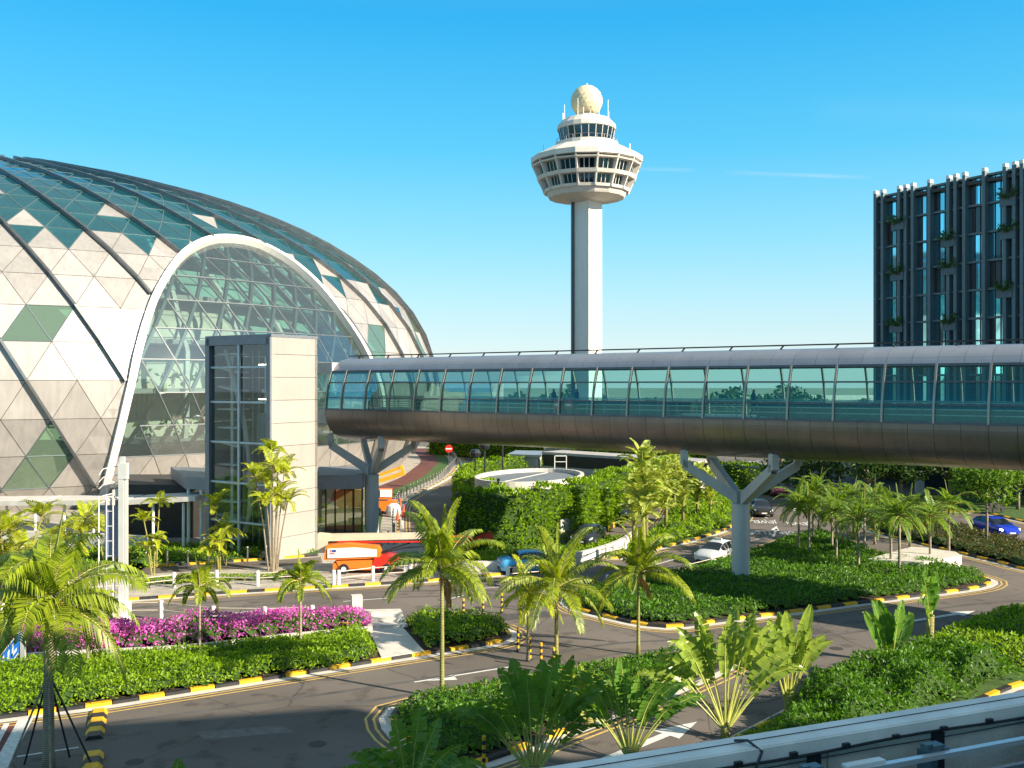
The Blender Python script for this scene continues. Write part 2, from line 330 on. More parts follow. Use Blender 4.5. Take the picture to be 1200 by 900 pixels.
def island(px_pts, mat_top=None, n=5, lines=2, gutter=.42, blocks=True, name='traffic_island', top=.12, step=1.0, world=False):
    pts = px_pts if world else [G(*p) for p in px_pts]
    if area(pts) < 0: pts = pts[::-1]
    path = resample(smoothpath(pts, n, True), step, True)
    if len(path) % 2: path = resample(smoothpath(pts, n, True), step*len(path)/(len(path)+1.001), True)
    kerbed(path, True, name, lines, gutter, blocks)
    inn = offs(path, -.2, True); b = MB(); b.prism([(p.x, p.y) for p in inn], -.005, top); struct(name, b, mat_top or m_soil)
    return [(p.x, p.y) for p in offs(path, -.3, True)]
# front left island
I1 = island([(-160, 868), (-60, 853), (0, 843), (110, 829), (220, 812), (340, 793), (445, 776), (530, 763), (575, 756), (598, 749), (596, 741), (570, 733), (500, 731), (430, 731), (300, 738), (150, 746), (0, 756), (-160, 770)], lines=2)
# pillar island
I2 = island([(664, 706), (676, 715), (702, 722), (750, 733), (788, 736), (830, 731), (925, 719), (1000, 709), (1080, 699), (1140, 691), (1160, 685), (1158, 679), (1130, 672), (1075, 662), (1020, 648), (985, 634), (957, 627), (922, 634), (880, 650), (834, 664), (760, 682), (700, 692), (672, 699)])
# near centre island
I4 = island([(457, 842), (466, 860), (500, 884), (530, 899), (548, 900), (600, 884), (665, 858), (735, 832), (812, 800), (856, 779), (850, 769), (790, 772), (700, 786), (600, 804), (530, 817), (480, 828), (462, 833)])
# near right island
I5 = island([(838, 880), (870, 862), (920, 836), (965, 811), (1025, 782), (1055, 767), (1115, 740), (1160, 724), (1215, 714), (1330, 716), (1360, 760), (1290, 785), (1205, 802), (1168, 815), (1120, 838), (1060, 870), (990, 900), (900, 925), (850, 910)], gutter=.25, lines=0, mat_top=m_grass)
# far right island with brown ground cover, and the verge beyond
I3 = island([(1018, 621), (1042, 629), (1065, 635), (1089, 641), (1117, 647), (1145, 654), (1175, 661), (1205, 669), (1330, 690), (1360, 672), (1260, 650), (1200, 640), (1150, 627), (1100, 614), (1060, 606), (1020, 606)])
verge = [G(*p) for p in [(1015, 597), (1070, 598), (1120, 600), (1160, 603), (1200, 612), (1300, 632), (1420, 632), (1300, 590), (1150, 582), (1040, 582)]]
I6 = island(verge, world=True, mat_top=m_grass)
# verge left of the taxi road
I7 = island([(716, 655), (742, 651), (772, 643), (815, 633), (857, 618), (872, 600), (862, 575), (850, 558), (810, 556), (797, 575), (788, 592), (778, 612), (750, 634)], mat_top=m_grass, lines=2)
# median of the far road
I8 = island([(916, 540), (925, 548), (938, 560), (950, 572), (958, 572), (955, 560), (940, 545), (928, 537)], mat_top=m_grass, lines=0, blocks=True)
# footway on the far side of the road, with its painted kerb
kl = [G(*p) for p in [(-260, 742), (-120, 727), (0, 715), (150, 704), (250, 697), (350, 691), (438, 686), (510, 681), (600, 673), (650, 668)]]
kp = resample(smoothpath(kl, 6), 1.0); kerbed(kp, False, 'footway')
A_ = [(p.x, p.y) for p in offs(kp, -.2)]
back = [G(*p) for p in [(662, 662), (600, 657), (560, 652), (535, 648), (480, 637), (470, 615), (473, 590), (505, 572), (524, 562), (534, 550), (538, 540), (520, 526), (470, 522)]]
pv = MB(); pv.prism(A_+[(p.x, p.y) for p in back]+[(-90, 190), (-100, 60)], -.006, .13); struct('footway', pv, m_pave)
# curved kerb beside the back road
bk = resample(smoothpath([G(*p) for p in [(470, 640), (468, 612), (474, 588), (505, 571), (524, 561), (534, 550), (538, 540), (521, 526)]], 6), 1.0)
kerbed(bk, False, 'footway')
bs = MB()
ribbon(bs, bk, -1.6, -3.4, .150, 0); struct('grass_strip', bs, m_grass)
bs = MB(); ribbon(bs, bk, -3.4, -6.2, .154, 0); struct('brick_path', bs, m_brick)
# lawn between the footway and the building
def sheet(name, pxs, z, m, zz=None):
    b = MB(); b.prism([(p.x, p.y) for p in [G(*q) for q in pxs]], .12, z); return struct(name, b, m)
sheet('lawn', [(120, 667), (300, 657), (372, 652), (378, 646), (340, 640), (150, 640), (100, 650)], .20, m_grass)
sheet('path', [(-120, 690), (0, 684), (150, 676), (300, 668), (378, 662), (376, 655), (300, 660), (120, 670), (-120, 676)], .136, m_asph)
kp2 = resample([G(150, 668.5), G(300, 659), G(372, 653.5)], 1.0)
b = MB()
for i in range(len(kp2)-1):
    b.beam(kp2[i]+Vector((0, 0, .2)), kp2[i+1]+Vector((0, 0, .2)), .18, .16, 0 if i % 3 else 1)
struct('lawn_kerb', b, [m_yel, m_blk])
# pale concrete crossing through the front left island
b = MB(); b.prism([(p.x, p.y) for p in [G(497, 767), G(447, 775), G(437, 752), G(424, 733), G(466, 732)]], .10, .17); struct('concrete_crossing', b, m_concL)
b = MB()
for k in range(3):
    y0 = 739-k*4; b.prism([(p.x, p.y) for p in [G(478-3*k, y0), G(431-3*k, y0+1), G(429-3*k, y0-3), G(475-3*k, y0-4)]], .17, .3+.16*k)
struct('step', b, m_concL)
# low pale edging between flowers and shrubs
b = MB(); e = resample(smoothpath([G(-150, 792), G(0, 784), G(60, 779), (G(130, 776)), G(230, 770), G(330, 758), G(436, 748)], 5), .8)
for p, q in zip(e, e[1:]):
    b.beam(p+Vector((0, 0, .38)), q+Vector((0, 0, .38)), .22, .42)
tag(b.build('planter_edge', m_concL), 'low pale stone edging between the magenta flowers and the green shrubs', 'edging')
# ---- road markings
def mk(name, polys, z=.012, m=m_mark):
    b = MB()
    for p in polys: b.poly([(q.x, q.y, z) for q in p])
    return struct(name, b, m)
def strip(a, b_, w):
    d = (b_-a).normalized(); s = Vector((d.y, -d.x, 0))*w/2; return [a+s, b_+s, b_-s, a-s]
def arrow(a, b_, w, hw, hl):
    d = (b_-a).normalized(); s = Vector((d.y, -d.x, 0)); n = b_-d*hl
    return [[a+s*w/2, n+s*w/2, n-s*w/2, a-s*w/2], [n+s*hw/2, b_, n-s*hw/2]]
mk('lane_arrow', arrow(G(705, 892), G(817, 846), .34, 1.15, 1.9))
mk('lane_arrow', arrow(G(602, 781), G(483, 800), .13, .02, .1)+[[G(531, 791), G(536, 797), G(500, 798)]])
mk('lane_arrow', arrow(G(1068, 728), G(1143, 716), .3, 1.0, 1.6))
mk('stop_line', [strip(G(20, 887), G(92, 876), .12), strip(G(30, 843), G(-8, 915), .5), strip(G(8, 848), G(-26, 912), .2)])
b = MB(); b.poly([(q.x, q.y, .006) for q in [G(-8, 850), G(22, 846), G(-18, 915), G(-60, 915)]]); struct('crossing_paving', b, m_brick)
mk('lane_line', [strip(G(402, 705), G(455, 701), .12), strip(G(700, 688), G(740, 680), .12), strip(G(803, 652), G(760, 664), .14), strip(G(880, 634), G(900, 629), .12), strip(G(527, 702), G(543, 698), .12), strip(G(240, 722), G(200, 726), .12), strip(G(300, 716), G(270, 719), .12)])
b = [];
for k in range(14):
    t = k/13; a = G(901, 612).lerp(G(872, 540), t**1.3); q = a+Vector((-.02, 1.6, 0)); b.append(strip(a, q, .14)); a2 = G(935, 600).lerp(G(890, 540), t**1.3)+Vector((0, 0, 0)); b.append(strip(a2, a2+Vector((-.02, 1.6, 0)), .14))
mk('lane_line', b)
mk('lane_line', [strip(G(503, 580), G(513, 579), .12), strip(G(528, 579), G(546, 579.5), .1), strip(G(1170, 633), G(1205, 641), .3), strip(G(560, 690), G(585, 688), .12)])
mk('lane_arrow', arrow(G(560, 537), G(536, 533), .3, 1.2, 2)+[strip(G(541, 541), G(556, 542), .35)])
mk('lane_arrow', sum([arrow(G(x, 566), G(x+4, 556), .3, .9, 1.4)+arrow(G(x+14, 558), G(x+10, 566), .25, .8, 1.3) for x in (868, 892)], []))
def wtext(txt, c, xdir, sx, sy, name='road_lettering', m=m_mark, z=.012, normal=None):
    cu = bpy.data.curves.new('t', 'FONT'); cu.body = txt; cu.align_x = 'CENTER'; cu.align_y = 'CENTER'; cu.size = 1; cu.offset = .012
    o = bpy.data.objects.new('t', cu); COL.objects.link(o); dg = bpy.context.evaluated_depsgraph_get(); me = bpy.data.meshes.new_from_object(o.evaluated_get(dg))
    vs = [Vector((v.co.x*sx, v.co.y*sy, 0)) for v in me.vertices]; fs = [tuple(p.vertices) for p in me.polygons]; bpy.data.objects.remove(o); bpy.data.curves.remove(cu); bpy.data.meshes.remove(me)
    xd = Vector(xdir).normalized(); nn = Vector(normal) if normal else Vector((0, 0, 1)); yd = nn.cross(xd)
    b = MB(); b.add([Vector(c)+xd*v.x+yd*v.y+nn*z for v in vs], fs); return b
xd = (-1, .16, 0)
for (t, px, py) in (('JEWEL', 895, 611.5), ('JEWEL', 934, 613.5), ('T1 DEP', 889, 624), ('T1 DEP', 929, 624.5), ('T1', 958, 624)):
    struct('road_lettering', wtext(t, G(px, py), xd, .8 if t[0] == 'J' else .72, 2.5), m_mark)
mk('lane_arrow', [strip(G(906, 629), G(910, 620), .2), [G(903, 621), G(910, 616.5), G(913, 622)]])
struct('road_lettering', wtext('SLOW', G(876, 541), xd, 1.2, 3.4), m_mark)

for (px, py, w) in ((158, 893, .3), (372, 872, .32), (760, 700, .3), (560, 712, .3), (980, 760, .32)):
    b = MB(); c = G(px, py); b.poly([(c.x+w*math.cos(a), c.y+w*math.sin(a), .007) for a in np.linspace(0, 2*PI, 22)[:-1]]); struct('manhole_cover', b, mat('cast_iron', (.05, .045, .04), .7))

m_patch = mat('new_asphalt', (.07, .065, .065), .85, var=.25, scale=3, bump=.3); m_patch2 = mat('old_asphalt', (.17, .15, .135), .85, var=.25, scale=3, bump=.3)
for i, pts in enumerate([[(560, 722), (640, 716), (655, 722), (572, 729)], [(230, 858), (330, 850), (345, 858), (240, 867)], [(880, 742), (960, 736), (975, 742), (892, 749)], [(300, 722), (390, 716), (396, 719), (305, 725)], [(700, 850), (740, 835), (765, 842), (722, 858)]]):
    b = MB(); b.poly([(q.x, q.y, .004) for q in [G(*p) for p in pts]]); struct('asphalt_patch', b, m_patch if i % 2 == 0 else m_patch2)
# tyre-worn wheel tracks along the lanes
m_trk = mat('tyre_track', (.095, .087, .082), .7, var=.3, scale=.8)
for pts in ([(-100, 880), (110, 858), (330, 828), (480, 806), (600, 785), (720, 760), (850, 752), (1000, 735), (1150, 712), (1260, 705)], [(130, 718), (300, 706), (450, 697), (600, 697), (700, 722), (800, 746)]):
    p = resample(smoothpath([G(*q) for q in pts], 6), 1.2)
    for o_ in (-.8, .8):
        b = MB(); ribbon(b, p, o_-.14, o_+.14, .0025); struct('tyre_track', b, m_trk)
# ================= DOME BUILDING =================
DR, DBU, DBL = 61.5, 31.5, 31.0; dd = 162.3; dirc = Vector((-580, 1150, 0)).normalized(); DC = dirc*dd
def shoulder(c): return float(np.interp(c, [0, .15, .286, .469, .571, .816, .94, 1], [1.04, 1.005, .972, .955, .96, .973, .995, 1]))
def dome(th, ph, off=0):
    c, sn = math.cos(ph), math.sin(ph); b = DBU*shoulder(c) if ph > 0 else DBL; return Vector((DC.x+(DR+off)*c*math.cos(th), DC.y+(DR+off)*c*math.sin(th), EYE+(b+off)*sn))
def hit(px, py, off=0):
    dx, dz = (px-600)/F, (450-py)/F
    def inside(t):
        rho = math.hypot(dx*t-DC.x, t-DC.y)/DR; z = dz*t
        if rho >= 1: return False
        q = math.sqrt(1-rho*rho); return z <= DBU*shoulder(rho)*q if z > 0 else -z <= DBL*q
    t = 60
    while t < 230 and not inside(t): t += .4
    if t >= 230: return None
    a, c = t-.4, t
    for _ in range(20):
        m_ = (a+c)/2
        if inside(m_): c = m_
        else: a = m_
    return Vector((dx*c, c, EYE+dz*c))
def thz(p): return (math.atan2(p.y-DC.y, p.x-DC.x), p.z)
def proj(p): return (600+F*p.x/p.y, 450-F*(p.z-EYE)/p.y) if p.y > 1 else (-9999, 0)
# rows of equal arc length on the meridian
ph0 = -math.asin((EYE+.35)/DBL)
def rows(step, start):
    out = [start]; ph = start; acc = 0; p0 = dome(0, ph)
    while ph < R_(85):
        ph += .001; p1 = dome(0, ph); acc += (p1-p0).length; p0 = p1
        if acc >= step: out.append(ph); acc = 0
    return out
RW = rows(3.65, ph0); NC = 90; dl = 2*PI/NC
p61 = hit(61, 474.5); PH = thz(p61)[0]+1.5*dl
def DV(k, i, off=0): return dome(PH+(i-k/2)*dl, RW[k], off)
arch_px = [(112, 610), (118, 590), (128, 552), (140, 505), (152, 455), (163, 405), (178, 357), (195, 324), (215, 298), (240, 283), (265, 279), (295, 283), (325, 296), (355, 317), (382, 344), (405, 374), (425, 405), (440, 437), (448, 470), (447, 500), (441, 540), (436, 575), (432, 600)]
arch_sm = smoothpath([Vector((x, y, 0)) for x, y in arch_px], 4)
archP = []
for p in arch_sm:
    q = hit(p.x, p.y)
    if q is None: q = archP[-1].copy(); q.z = max(-.5, q.z-1.2)
    archP.append(q)
archT = [thz(p) for p in archP]
archT2 = archT+[(archT[-1][0], -5), (archT[0][0], -5)]
def inarch(p):
    t, z = thz(p); x = np.array([t]); y = np.array([z]); return bool(inpoly(x, y, archT2)[0])
m_clad = mat('champagne_cladding', (.42, .40, .38), .42, .3, var=.08, scale=.5, streak=.28, island=.13, spec=.5)
m_cladback = mat('joint_shadow_gap', (.10, .09, .08), .8)
m_dglass = glassmat('dome_glass', (.30, .72, .70), (.65, .95, 1.0), .30, .92, .03, bodycol=(.05, .34, .36), body=.16)
m_aglass = glassmat('arch_glass', (.60, .74, .71), (.85, .93, .95), .16, .85, .02, bodycol=(.30, .37, .37), body=.12)
m_rib = mat('roof_rib_metal', (.20, .21, .22), .38, .75, var=.15)
m_mull = mat('mullion_metal', (.10, .12, .13), .5, .2)
m_mullD = mat('dome_mullion', (.11, .15, .16), .5, .2)
m_int = mat('interior_wall', (.62, .60, .50), .8, var=.25, scale=.15)
m_intD = mat('interior_slab', (.35, .36, .34), .8)
jew = thing('glass_dome', (DC.x, DC.y, 0), 'huge glass and pale metal panelled dome building with a big white arched entrance', 'building')
panel, back, gls, mul, gl2 = MB(), MB(), MB(), MB(), MB(); wins = []
glassbox = [(14, 86, 350, 389), (14, 82, 518, 561), (64, 106, 434, 475), (928, 0, 0, 0)]
nr = random.Random(3); dia = {}
def isglass(k, i, c, up):
    x, y = proj(c)
    for a, b_, u, v in glassbox:
        if a <= x <= b_ and u <= y <= v: return True
    th = PH+(i-k/2)*dl
    rel = (th-math.atan2(-DC.y, -DC.x)+PI) % (2*PI)-PI   # 0 = facing the road, + = to the right
    lim = 26.5-4.5*max(0, rel-.1)
    q = dia.setdefault(((2*i-k)//3, (k+((2*i-k)//3 % 2)*1)//3), nr.uniform(-3.0, 3.0))
    g = c.z > lim+q
    if not g and .35 < rel < 1.4 and c.z > 8 and nr.random() < .16: g = True
    if g and c.z < lim+7 and nr.random() < .07: g = False
    return g
def emit_tri(mb, T, depth=0, keep_in=False):
    ins = [inarch(p) for p in T]; cen = (T[0]+T[1]+T[2])/3; want = keep_in
    if all(v == want for v in ins) and inarch(cen) == want and (depth > 0 or all(inarch((T[a]+T[b])/2) == want for a, b in ((0, 1), (1, 2), (2, 0)))): mb.poly(T); return
    if all(v != want for v in ins) and inarch(cen) != want: return
    if depth >= 4:
        if inarch(cen) == want: mb.poly(T)
        return
    a, b_, c = T; ab, bc, ca = (a+b_)/2, (b_+c)/2, (c+a)/2
    for t in ((a, ab, ca), (ab, b_, bc), (ca, bc, c), (ab, bc, ca)): emit_tri(mb, t, depth+1, keep_in)
ftheta = math.atan2(-DC.y, -DC.x)
def near_arch(c):
    t, z = thz(c); return archT[0][0]-.12 < t < max(q[0] for q in archT)+.12 and c.z < 36
edges = {}
def shrink(T, d):
    c = (T[0]+T[1]+T[2])/3; r = min((T[0]-T[1]).length, (T[1]-T[2]).length, (T[0]-T[2]).length)*.29
    return [c+(p-c)*(1-d/r*1.0) for p in T]
for k in range(len(RW)-1):
    for i in range(NC):
        for up in (0, 1):
            ids = ((k, i), (k, i+1), (k+1, i+1)) if up == 0 else ((k, i+1), (k+1, i+2), (k+1, i+1))
            T = [DV(*q) for q in ids]; c = (T[0]+T[1]+T[2])/3
            gl = isglass(k, i, c, up); na = near_arch(c)
            if gl:
                tgt = gls
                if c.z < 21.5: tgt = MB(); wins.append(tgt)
                (emit_tri(tgt, T) if na else tgt.poly(T))
                for a, b_ in ((0, 1), (1, 2), (2, 0)):
                    key = tuple(sorted((ids[a], ids[b_]))); edges[key] = (T[a], T[b_])
            else:
                T2 = shrink(T, .028); nrm = (T[1]-T[0]).cross(T[2]-T[0]).normalized()
                (emit_tri(panel, T2) if na else panel.poly(T2))
                Tb = [p-nrm*.05 for p in T]
                (emit_tri(back, Tb) if na else back.poly(Tb))
for a, b_ in edges.values():
    m_ = (a+b_)/2; n = (m_-DC); n.z *= (DR/DBU)**2; n.normalize()
    if near_arch(m_) and (inarch(a) or inarch(b_)): continue
    mul.beam(a-n*.17, b_-n*.17, .075, .40, up=n)
panel.build('cladding_panels', m_clad, jew); back.build('cladding_backing', m_cladback, jew)
gls.build('roof_glass', m_dglass, jew); 
m_wg = glassmat('wall_window', (.35, .55, .42), (.6, .8, .7), .22, .9, .03, bodycol=(.30, .44, .30), body=.35)  # pale green reflection is painted into the glass body colour
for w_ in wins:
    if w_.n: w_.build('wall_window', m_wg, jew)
mul.build("glass_mullions", m_mullD, jew)
cap = MB(); kk = len(RW)-1
ringp = [DV(kk, i) for i in range(NC)]; top = Vector((DC.x, DC.y, EYE+DBU*1.04))
for i in range(NC): cap.poly([ringp[i], ringp[(i+1) % NC], top])
cap.build('roof_crown', m_dglass, jew)
# the long raised ribs
for i in range(0, NC, 2):
    seg = []; parts = []
    for k in range(0, len(RW)-1):
        for j in range(4):
            t = j/4; a = DV(k, i).lerp(DV(k+1, i), t); n = (a-DC); n.z = (a.z-EYE)*(DR/DBU)**2; n.normalize(); p = a+n*.28
            if (near_arch(a) and inarch(a)) or a.z < 2.2:
                if len(seg) > 1: parts.append(seg)
                seg = []
            else: seg.append((p, n))
    if len(seg) > 1: parts.append(seg)
    for sg in parts:
        r = MB(); vs = []; fs = []; wr = .12
        for j, (p, n) in enumerate(sg):
            d = (sg[min(j+1, len(sg)-1)][0]-sg[max(j-1, 0)][0]).normalized(); s = d.cross(n).normalized(); vs += [p-s*wr-n*.3, p+s*wr-n*.3, p+s*wr+n*.2, p-s*wr+n*.2]
        for j in range(len(sg)-1):
            for e in range(4): fs.append((j*4+e, j*4+(e+1) % 4, j*4+4+(e+1) % 4, j*4+4+e))
        fs += [(3, 2, 1, 0), tuple(len(vs)-4+e for e in range(4))]; r.add(vs, fs); r.build('roof_rib', m_rib, jew)
# white arch ring
ar = MB(); W_ = 1.0; prev = None
for j, p in enumerate(archP):
    n = (p-DC); n.z = (p.z-EYE)*(DR/(DBU if p.z > EYE else DBL))**2; n.normalize()
    a, b_ = archP[max(0, j-1)], archP[min(len(archP)-1, j+1)]; d = (b_-a).normalized(); s = d.cross(n).normalized()
    ring = [p-s*.36+n*.34, p+s*.36+n*.34, p+s*.36-n*.5, p-s*.36-n*.5]
    if prev: 
        for e in range(4): ar.quad(prev[e], ring[e], ring[(e+1) % 4], prev[(e+1) % 4])
    prev = ring
ar.build('arch_frame', mat('arch_white', (.80, .77, .72), .35, .1, var=.05), jew)
# arch glazing, set back, with its own triangular grid
RW2 = rows(3.35, ph0); N2 = 114; d2 = 2*PI/N2
def AV(k, i, off=-.42): return dome(PH+(i-k/2)*d2, RW2[k], off)
ag, ap, am, ab = MB(), MB(), MB(), MB(); seen = set()
for k in range(len(RW2)-1):
    for i in range(N2):
        for up in (0, 1):
            ids = ((k, i), (k, i+1), (k+1, i+1)) if up == 0 else ((k, i+1), (k+1, i+2), (k+1, i+1))
            T = [AV(*q) for q in ids]; c = (T[0]+T[1]+T[2])/3
            if not near_arch(c) or c.y > DC.y+40: continue
            if not any(inarch(p) for p in T+[c]): continue
            if c.z < 4.6: emit_tri(ap, shrink(T, .03), 0, True); emit_tri(ab, [p+(DC-p).normalized()*.06 for p in T], 0, True)
            else: emit_tri(ag, T, 1, True)
            for a, b_ in ((0, 1), (1, 2), (2, 0)):
                key = tuple(sorted((ids[a], ids[b_])))
                if key in seen or c.z < 4.6: continue
                seen.add(key); A, B = T[a], T[b_]
                if inarch(A) and inarch(B):
                    n = ((A+B)/2-DC).normalized(); horiz = ids[a][0] == ids[b_][0]
                    diag = (ids[a][0] != ids[b_][0]) and ((ids[a][1] != ids[b_][1]))
                    am.beam(A-n*(.1 if not diag else .4), B-n*(.1 if not diag else .4), .11 if not diag else .30, .22 if not diag else .5, up=n)
ag.build('arch_glazing', m_aglass, jew); ap.build('arch_base_panels', m_clad, jew); ab.build('arch_base_backing', m_cladback, jew); am.build('arch_mullions', m_mull, jew)
# interior seen through the glass
for (r, z, w) in ((56.5, 6.2, 7), (54, 11.5, 7), (50, 17, 6), (45, 22.5, 6)):
    n = 80; it = MB()
    for i in range(n):
        a, b_ = 2*PI*i/n, 2*PI*(i+1)/n; f = lambda rr, t, zz: (DC.x+rr*math.cos(t), DC.y+rr*math.sin(t), zz)
        it.hexa([f(r-w, a, z), f(r, a, z), f(r, b_, z), f(r-w, b_, z), f(r-w, a, z+.5), f(r, a, z+.5), f(r, b_, z+.5), f(r-w, b_, z+.5)])
    it.build('interior_floor', m_intD, jew)
it = MB(); it.lathe([(49, .2), (47.5, 12), (43.8, 20), (37, 27), (36.8, 27), (43.5, 20), (47.2, 12), (48.7, .2)], (DC.x, DC.y, 0), 60)
it.build('interior_wall', m_int, jew)
it = MB()
for i in range(46):
    a = 2*PI*i/46
    it.tube([(DC.x+r*math.cos(a+o), DC.y+r*math.sin(a+o), z) for r, z, o in ((55, .2, 0), (55.5, 8, .01), (53.5, 16, .03), (48, 23, .05), (40, 30, .07))], .35, 6)
it.build('interior_column', mat('interior_column', (.7, .7, .66), .6), jew)
it = MB(); n = 9000; th = rng.random(n)*2*PI; rr = 50+rng.random(n)*5; band = rng.integers(0, 3, n); z0 = np.array([.3, 6.8, 12.0])[band]
clump = (np.sin(th*37)+np.sin(th*91)) > -.2
C_ = np.stack([DC.x+rr*np.cos(th), DC.y+rr*np.sin(th), z0+rng.random(n)*2.6*(1-.15*band)], 1)[clump]; it.arr(leafcards(C_, .9), 4)
m_leafT = leafmat('tropical_leaf', (.03, .09, .01), (.09, .20, .02))
tag(it.build('indoor_garden', m_leafT), 'indoor garden of green plants behind the glass of the dome', 'indoor plants', kind='stuff')
# ================= LIFT TOWER beside the arch =================
u_ = Vector((-.843, .538, 0)); v_ = Vector((.538, .843, 0)); K = PX(318, 68.5)
LL, LW, LH = 6.75, 4.55, 15.95
lt = thing('lift_tower', K+u_*LL/2+v_*LW/2, 'tall boxy lift tower with pale stone side and dark glazed front beside the bridge end', 'tower')
m_stone = mat('stone_panel', (.335, .315, .29), .6, var=.06, scale=.4, streak=.12, island=.06, bump=.05)
m_frame = mat('frame_grey', (.20, .22, .25), .45, .4, var=.08)
b = MB(); bb = MB()
def wallpanels(mb, A, d, L, z0, z1, nrm, ph_, t=.25, gap=.03):
    z = z0
    while z < z1-.05:
        h = min(ph_, z1-z); a = A+d*.0+Vector((0, 0, z+gap)); 
        p0 = A; q = [p0, p0+d*L, p0+d*L-nrm*t, p0-nrm*t]
        mb.hexa([Vector((s.x, s.y, z+gap)) for s in q]+[Vector((s.x, s.y, z+h)) for s in q]); z += h
wallpanels(b, K+v_*.02, v_, LW-.02, 0, LH-.15, Vector((v_.y, -v_.x, 0)), 1.62)
wallpanels(b, K+u_*LL+v_*LW, -u_, LL, 0, LH-.15, v_, 1.62)
wallpanels(b, K+u_*LL+v_*LW, -v_, LW-.02, 0, LH-.15, Vector((-v_.y, v_.x, 0)), 1.62)
b.build('stone_wall', m_stone, lt)
q = [K+Vector((v_.y, -v_.x, 0))*-.1+v_*.1, K+u_*(LL-.1)+v_*.1, K+u_*(LL-.1)+v_*(LW-.1), K+v_*(LW-.1)-Vector((v_.y, -v_.x, 0))*.1]
b = MB(); b.prism([(p.x, p.y) for p in [K-v_*.05+Vector((v_.y, -v_.x, 0))*.03, K+u_*(LL+.03)-v_*.05, K+u_*(LL+.03)+v_*(LW+.03), K+v_*(LW+.03)+Vector((v_.y, -v_.x, 0))*.03]][::-1], LH-.15, LH+.05); b.build('roof', m_frame, lt)
b = MB()
for s0, w in ((0.2, .38), (LL-.25, .42)): b.beam(K+u_*s0+v_*.1, K+u_*s0+v_*.1+Vector((0, 0, LH-.15)), w, .45, up=v_)
b.beam(K+u_*.1+Vector((0, 0, LH-.4))+v_*.1, K+u_*(LL-.1)+Vector((0, 0, LH-.4))+v_*.1, .45, .5); b.build('corner_frame', m_frame, lt)
b = MB(); mgl = mat('mullion_blue', (.42, .50, .55), .4, .4)
for z in (2.6, 5.4, 8.3, 11.2, 13.7): b.beam(K+u_*.35+v_*.06+Vector((0, 0, z)), K+u_*(LL-.4)+v_*.06+Vector((0, 0, z)), .12, .14)
for s0 in (LL*.49,): b.beam(K+u_*s0+v_*.05, K+u_*s0+v_*.05+Vector((0, 0, LH-.6)), .2, .14, up=v_)
b.build('mullion', mgl, lt)
b = MB(); b.quad(K+u_*.35+v_*.14, K+u_*(LL-.4)+v_*.14, K+u_*(LL-.4)+v_*.14+Vector((0, 0, LH-.6)), K+u_*.35+v_*.14+Vector((0, 0, LH-.6)))
b.build('front_glass', glassmat('lift_glass', (.66, .74, .72), (.6, .7, .8), .03, .16, .02), lt)
b = MB()
for z in np.arange(1.2, 15, 1.35): b.beam(K+u_*(LL*.62)+v_*1.2+Vector((0, 0, z)), K+u_*(LL*.93)+v_*1.2+Vector((0, 0, z+.35*(int(z*10) % 2))), 1.2, .12)
b.beam(K+u_*LL*.72+v_*.8, K+u_*LL*.72+v_*.8+Vector((0, 0, 14.5)), .2, .2); b.beam(K+u_*LL*.3+v_*1.4, K+u_*LL*.3+v_*1.4+Vector((0, 0, 14.5)), .14, .14); b.beam(K+u_*LL*.2+v_*1.4, K+u_*LL*.2+v_*1.4+Vector((0, 0, 14.5)), .14, .14)
for z in (4, 8, 12): b.box(K+u_*LL*.26+v_*1.8+Vector((0, 0, z)), (1.3, .9, .25), rz=-.57)
b.build('lift_landing', m_white, lt)
b = MB(); pts = [K+u_*(LL*f)+v_*.55+Vector((0, 0, z)) for f, z in ((.78, 15.0), (.68, 13.2), (.56, 11), (.47, 9), (.42, 7), (.40, 5), (.42, 3), (.5, 1.6))]; b.tube(smoothpath(pts, 4), .17, 8)
b.build('curved_strut', m_concL, lt)
b = MB()
for s_ in (.12, .2, .38, .56, .66, .8, .88): b.beam(K+u_*LL*s_+v_*2.4, K+u_*LL*s_+v_*2.4+Vector((0, 0, 15)), .07, .07)
for z in np.arange(.9, 15, 1.4): b.beam(K+u_*.5+v_*2.45+Vector((0, 0, z)), K+u_*(LL-.5)+v_*2.45+Vector((0, 0, z)), .06, .06)
b.build('inner_grid', m_steel, lt)
b = MB(); b.box(K+u_*LL*.3+v_*1.9+Vector((0, 0, 9.2)), (1.5, 1.3, 2.4), rz=-.57); b.build('lift_car', mat('lift_car', (.25, .3, .33), .3, .4), lt)
for z in (13.9, 11.4): b = MB(); b.box(K+u_*LL*.33+v_*1.4+Vector((0, 0, z)), (1.0, .12, .08), rz=-.57); b.build('ceiling_light', mat('lift_lamp', (1, .95, .85), .5, emit=((1, .93, .8), 4)), lt)
# ---- lobby under the bridge end
lob = thing('entrance_lobby', G(402, 632), 'single storey glass entrance lobby with deep grey canopy under the bridge end', 'entrance')
L0 = K+v_*4.7+Vector((.3, .3, 0)); du = Vector((.985, .17, 0)); dn = Vector((-.17, .985, 0)); L0 = PX(371, 80.5)
b = MB(); q = [L0-dn*1.4, L0-dn*1.6+du*3.7, L0+dn*7+du*4.6, L0+dn*7]; b.prism([(p.x, p.y) for p in q], 4.0, 5.15); b.build('canopy', mat('canopy_grey', (.26, .27, .29), .5, .3, var=.08), lob)
b = MB(); b.quad(L0, L0+du*3.7, L0+du*3.7+Vector((0, 0, 4)), L0+Vector((0, 0, 4))); b.quad(L0+du*3.7, L0+du*4.6+dn*6, L0+du*4.6+dn*6+Vector((0, 0, 4)), L0+du*3.7+Vector((0, 0, 4)))
b.build('glass_wall', glassmat('lobby_glass', (.55, .60, .42), (.9, .95, .9), .25, .9, .02), lob)
b = MB()
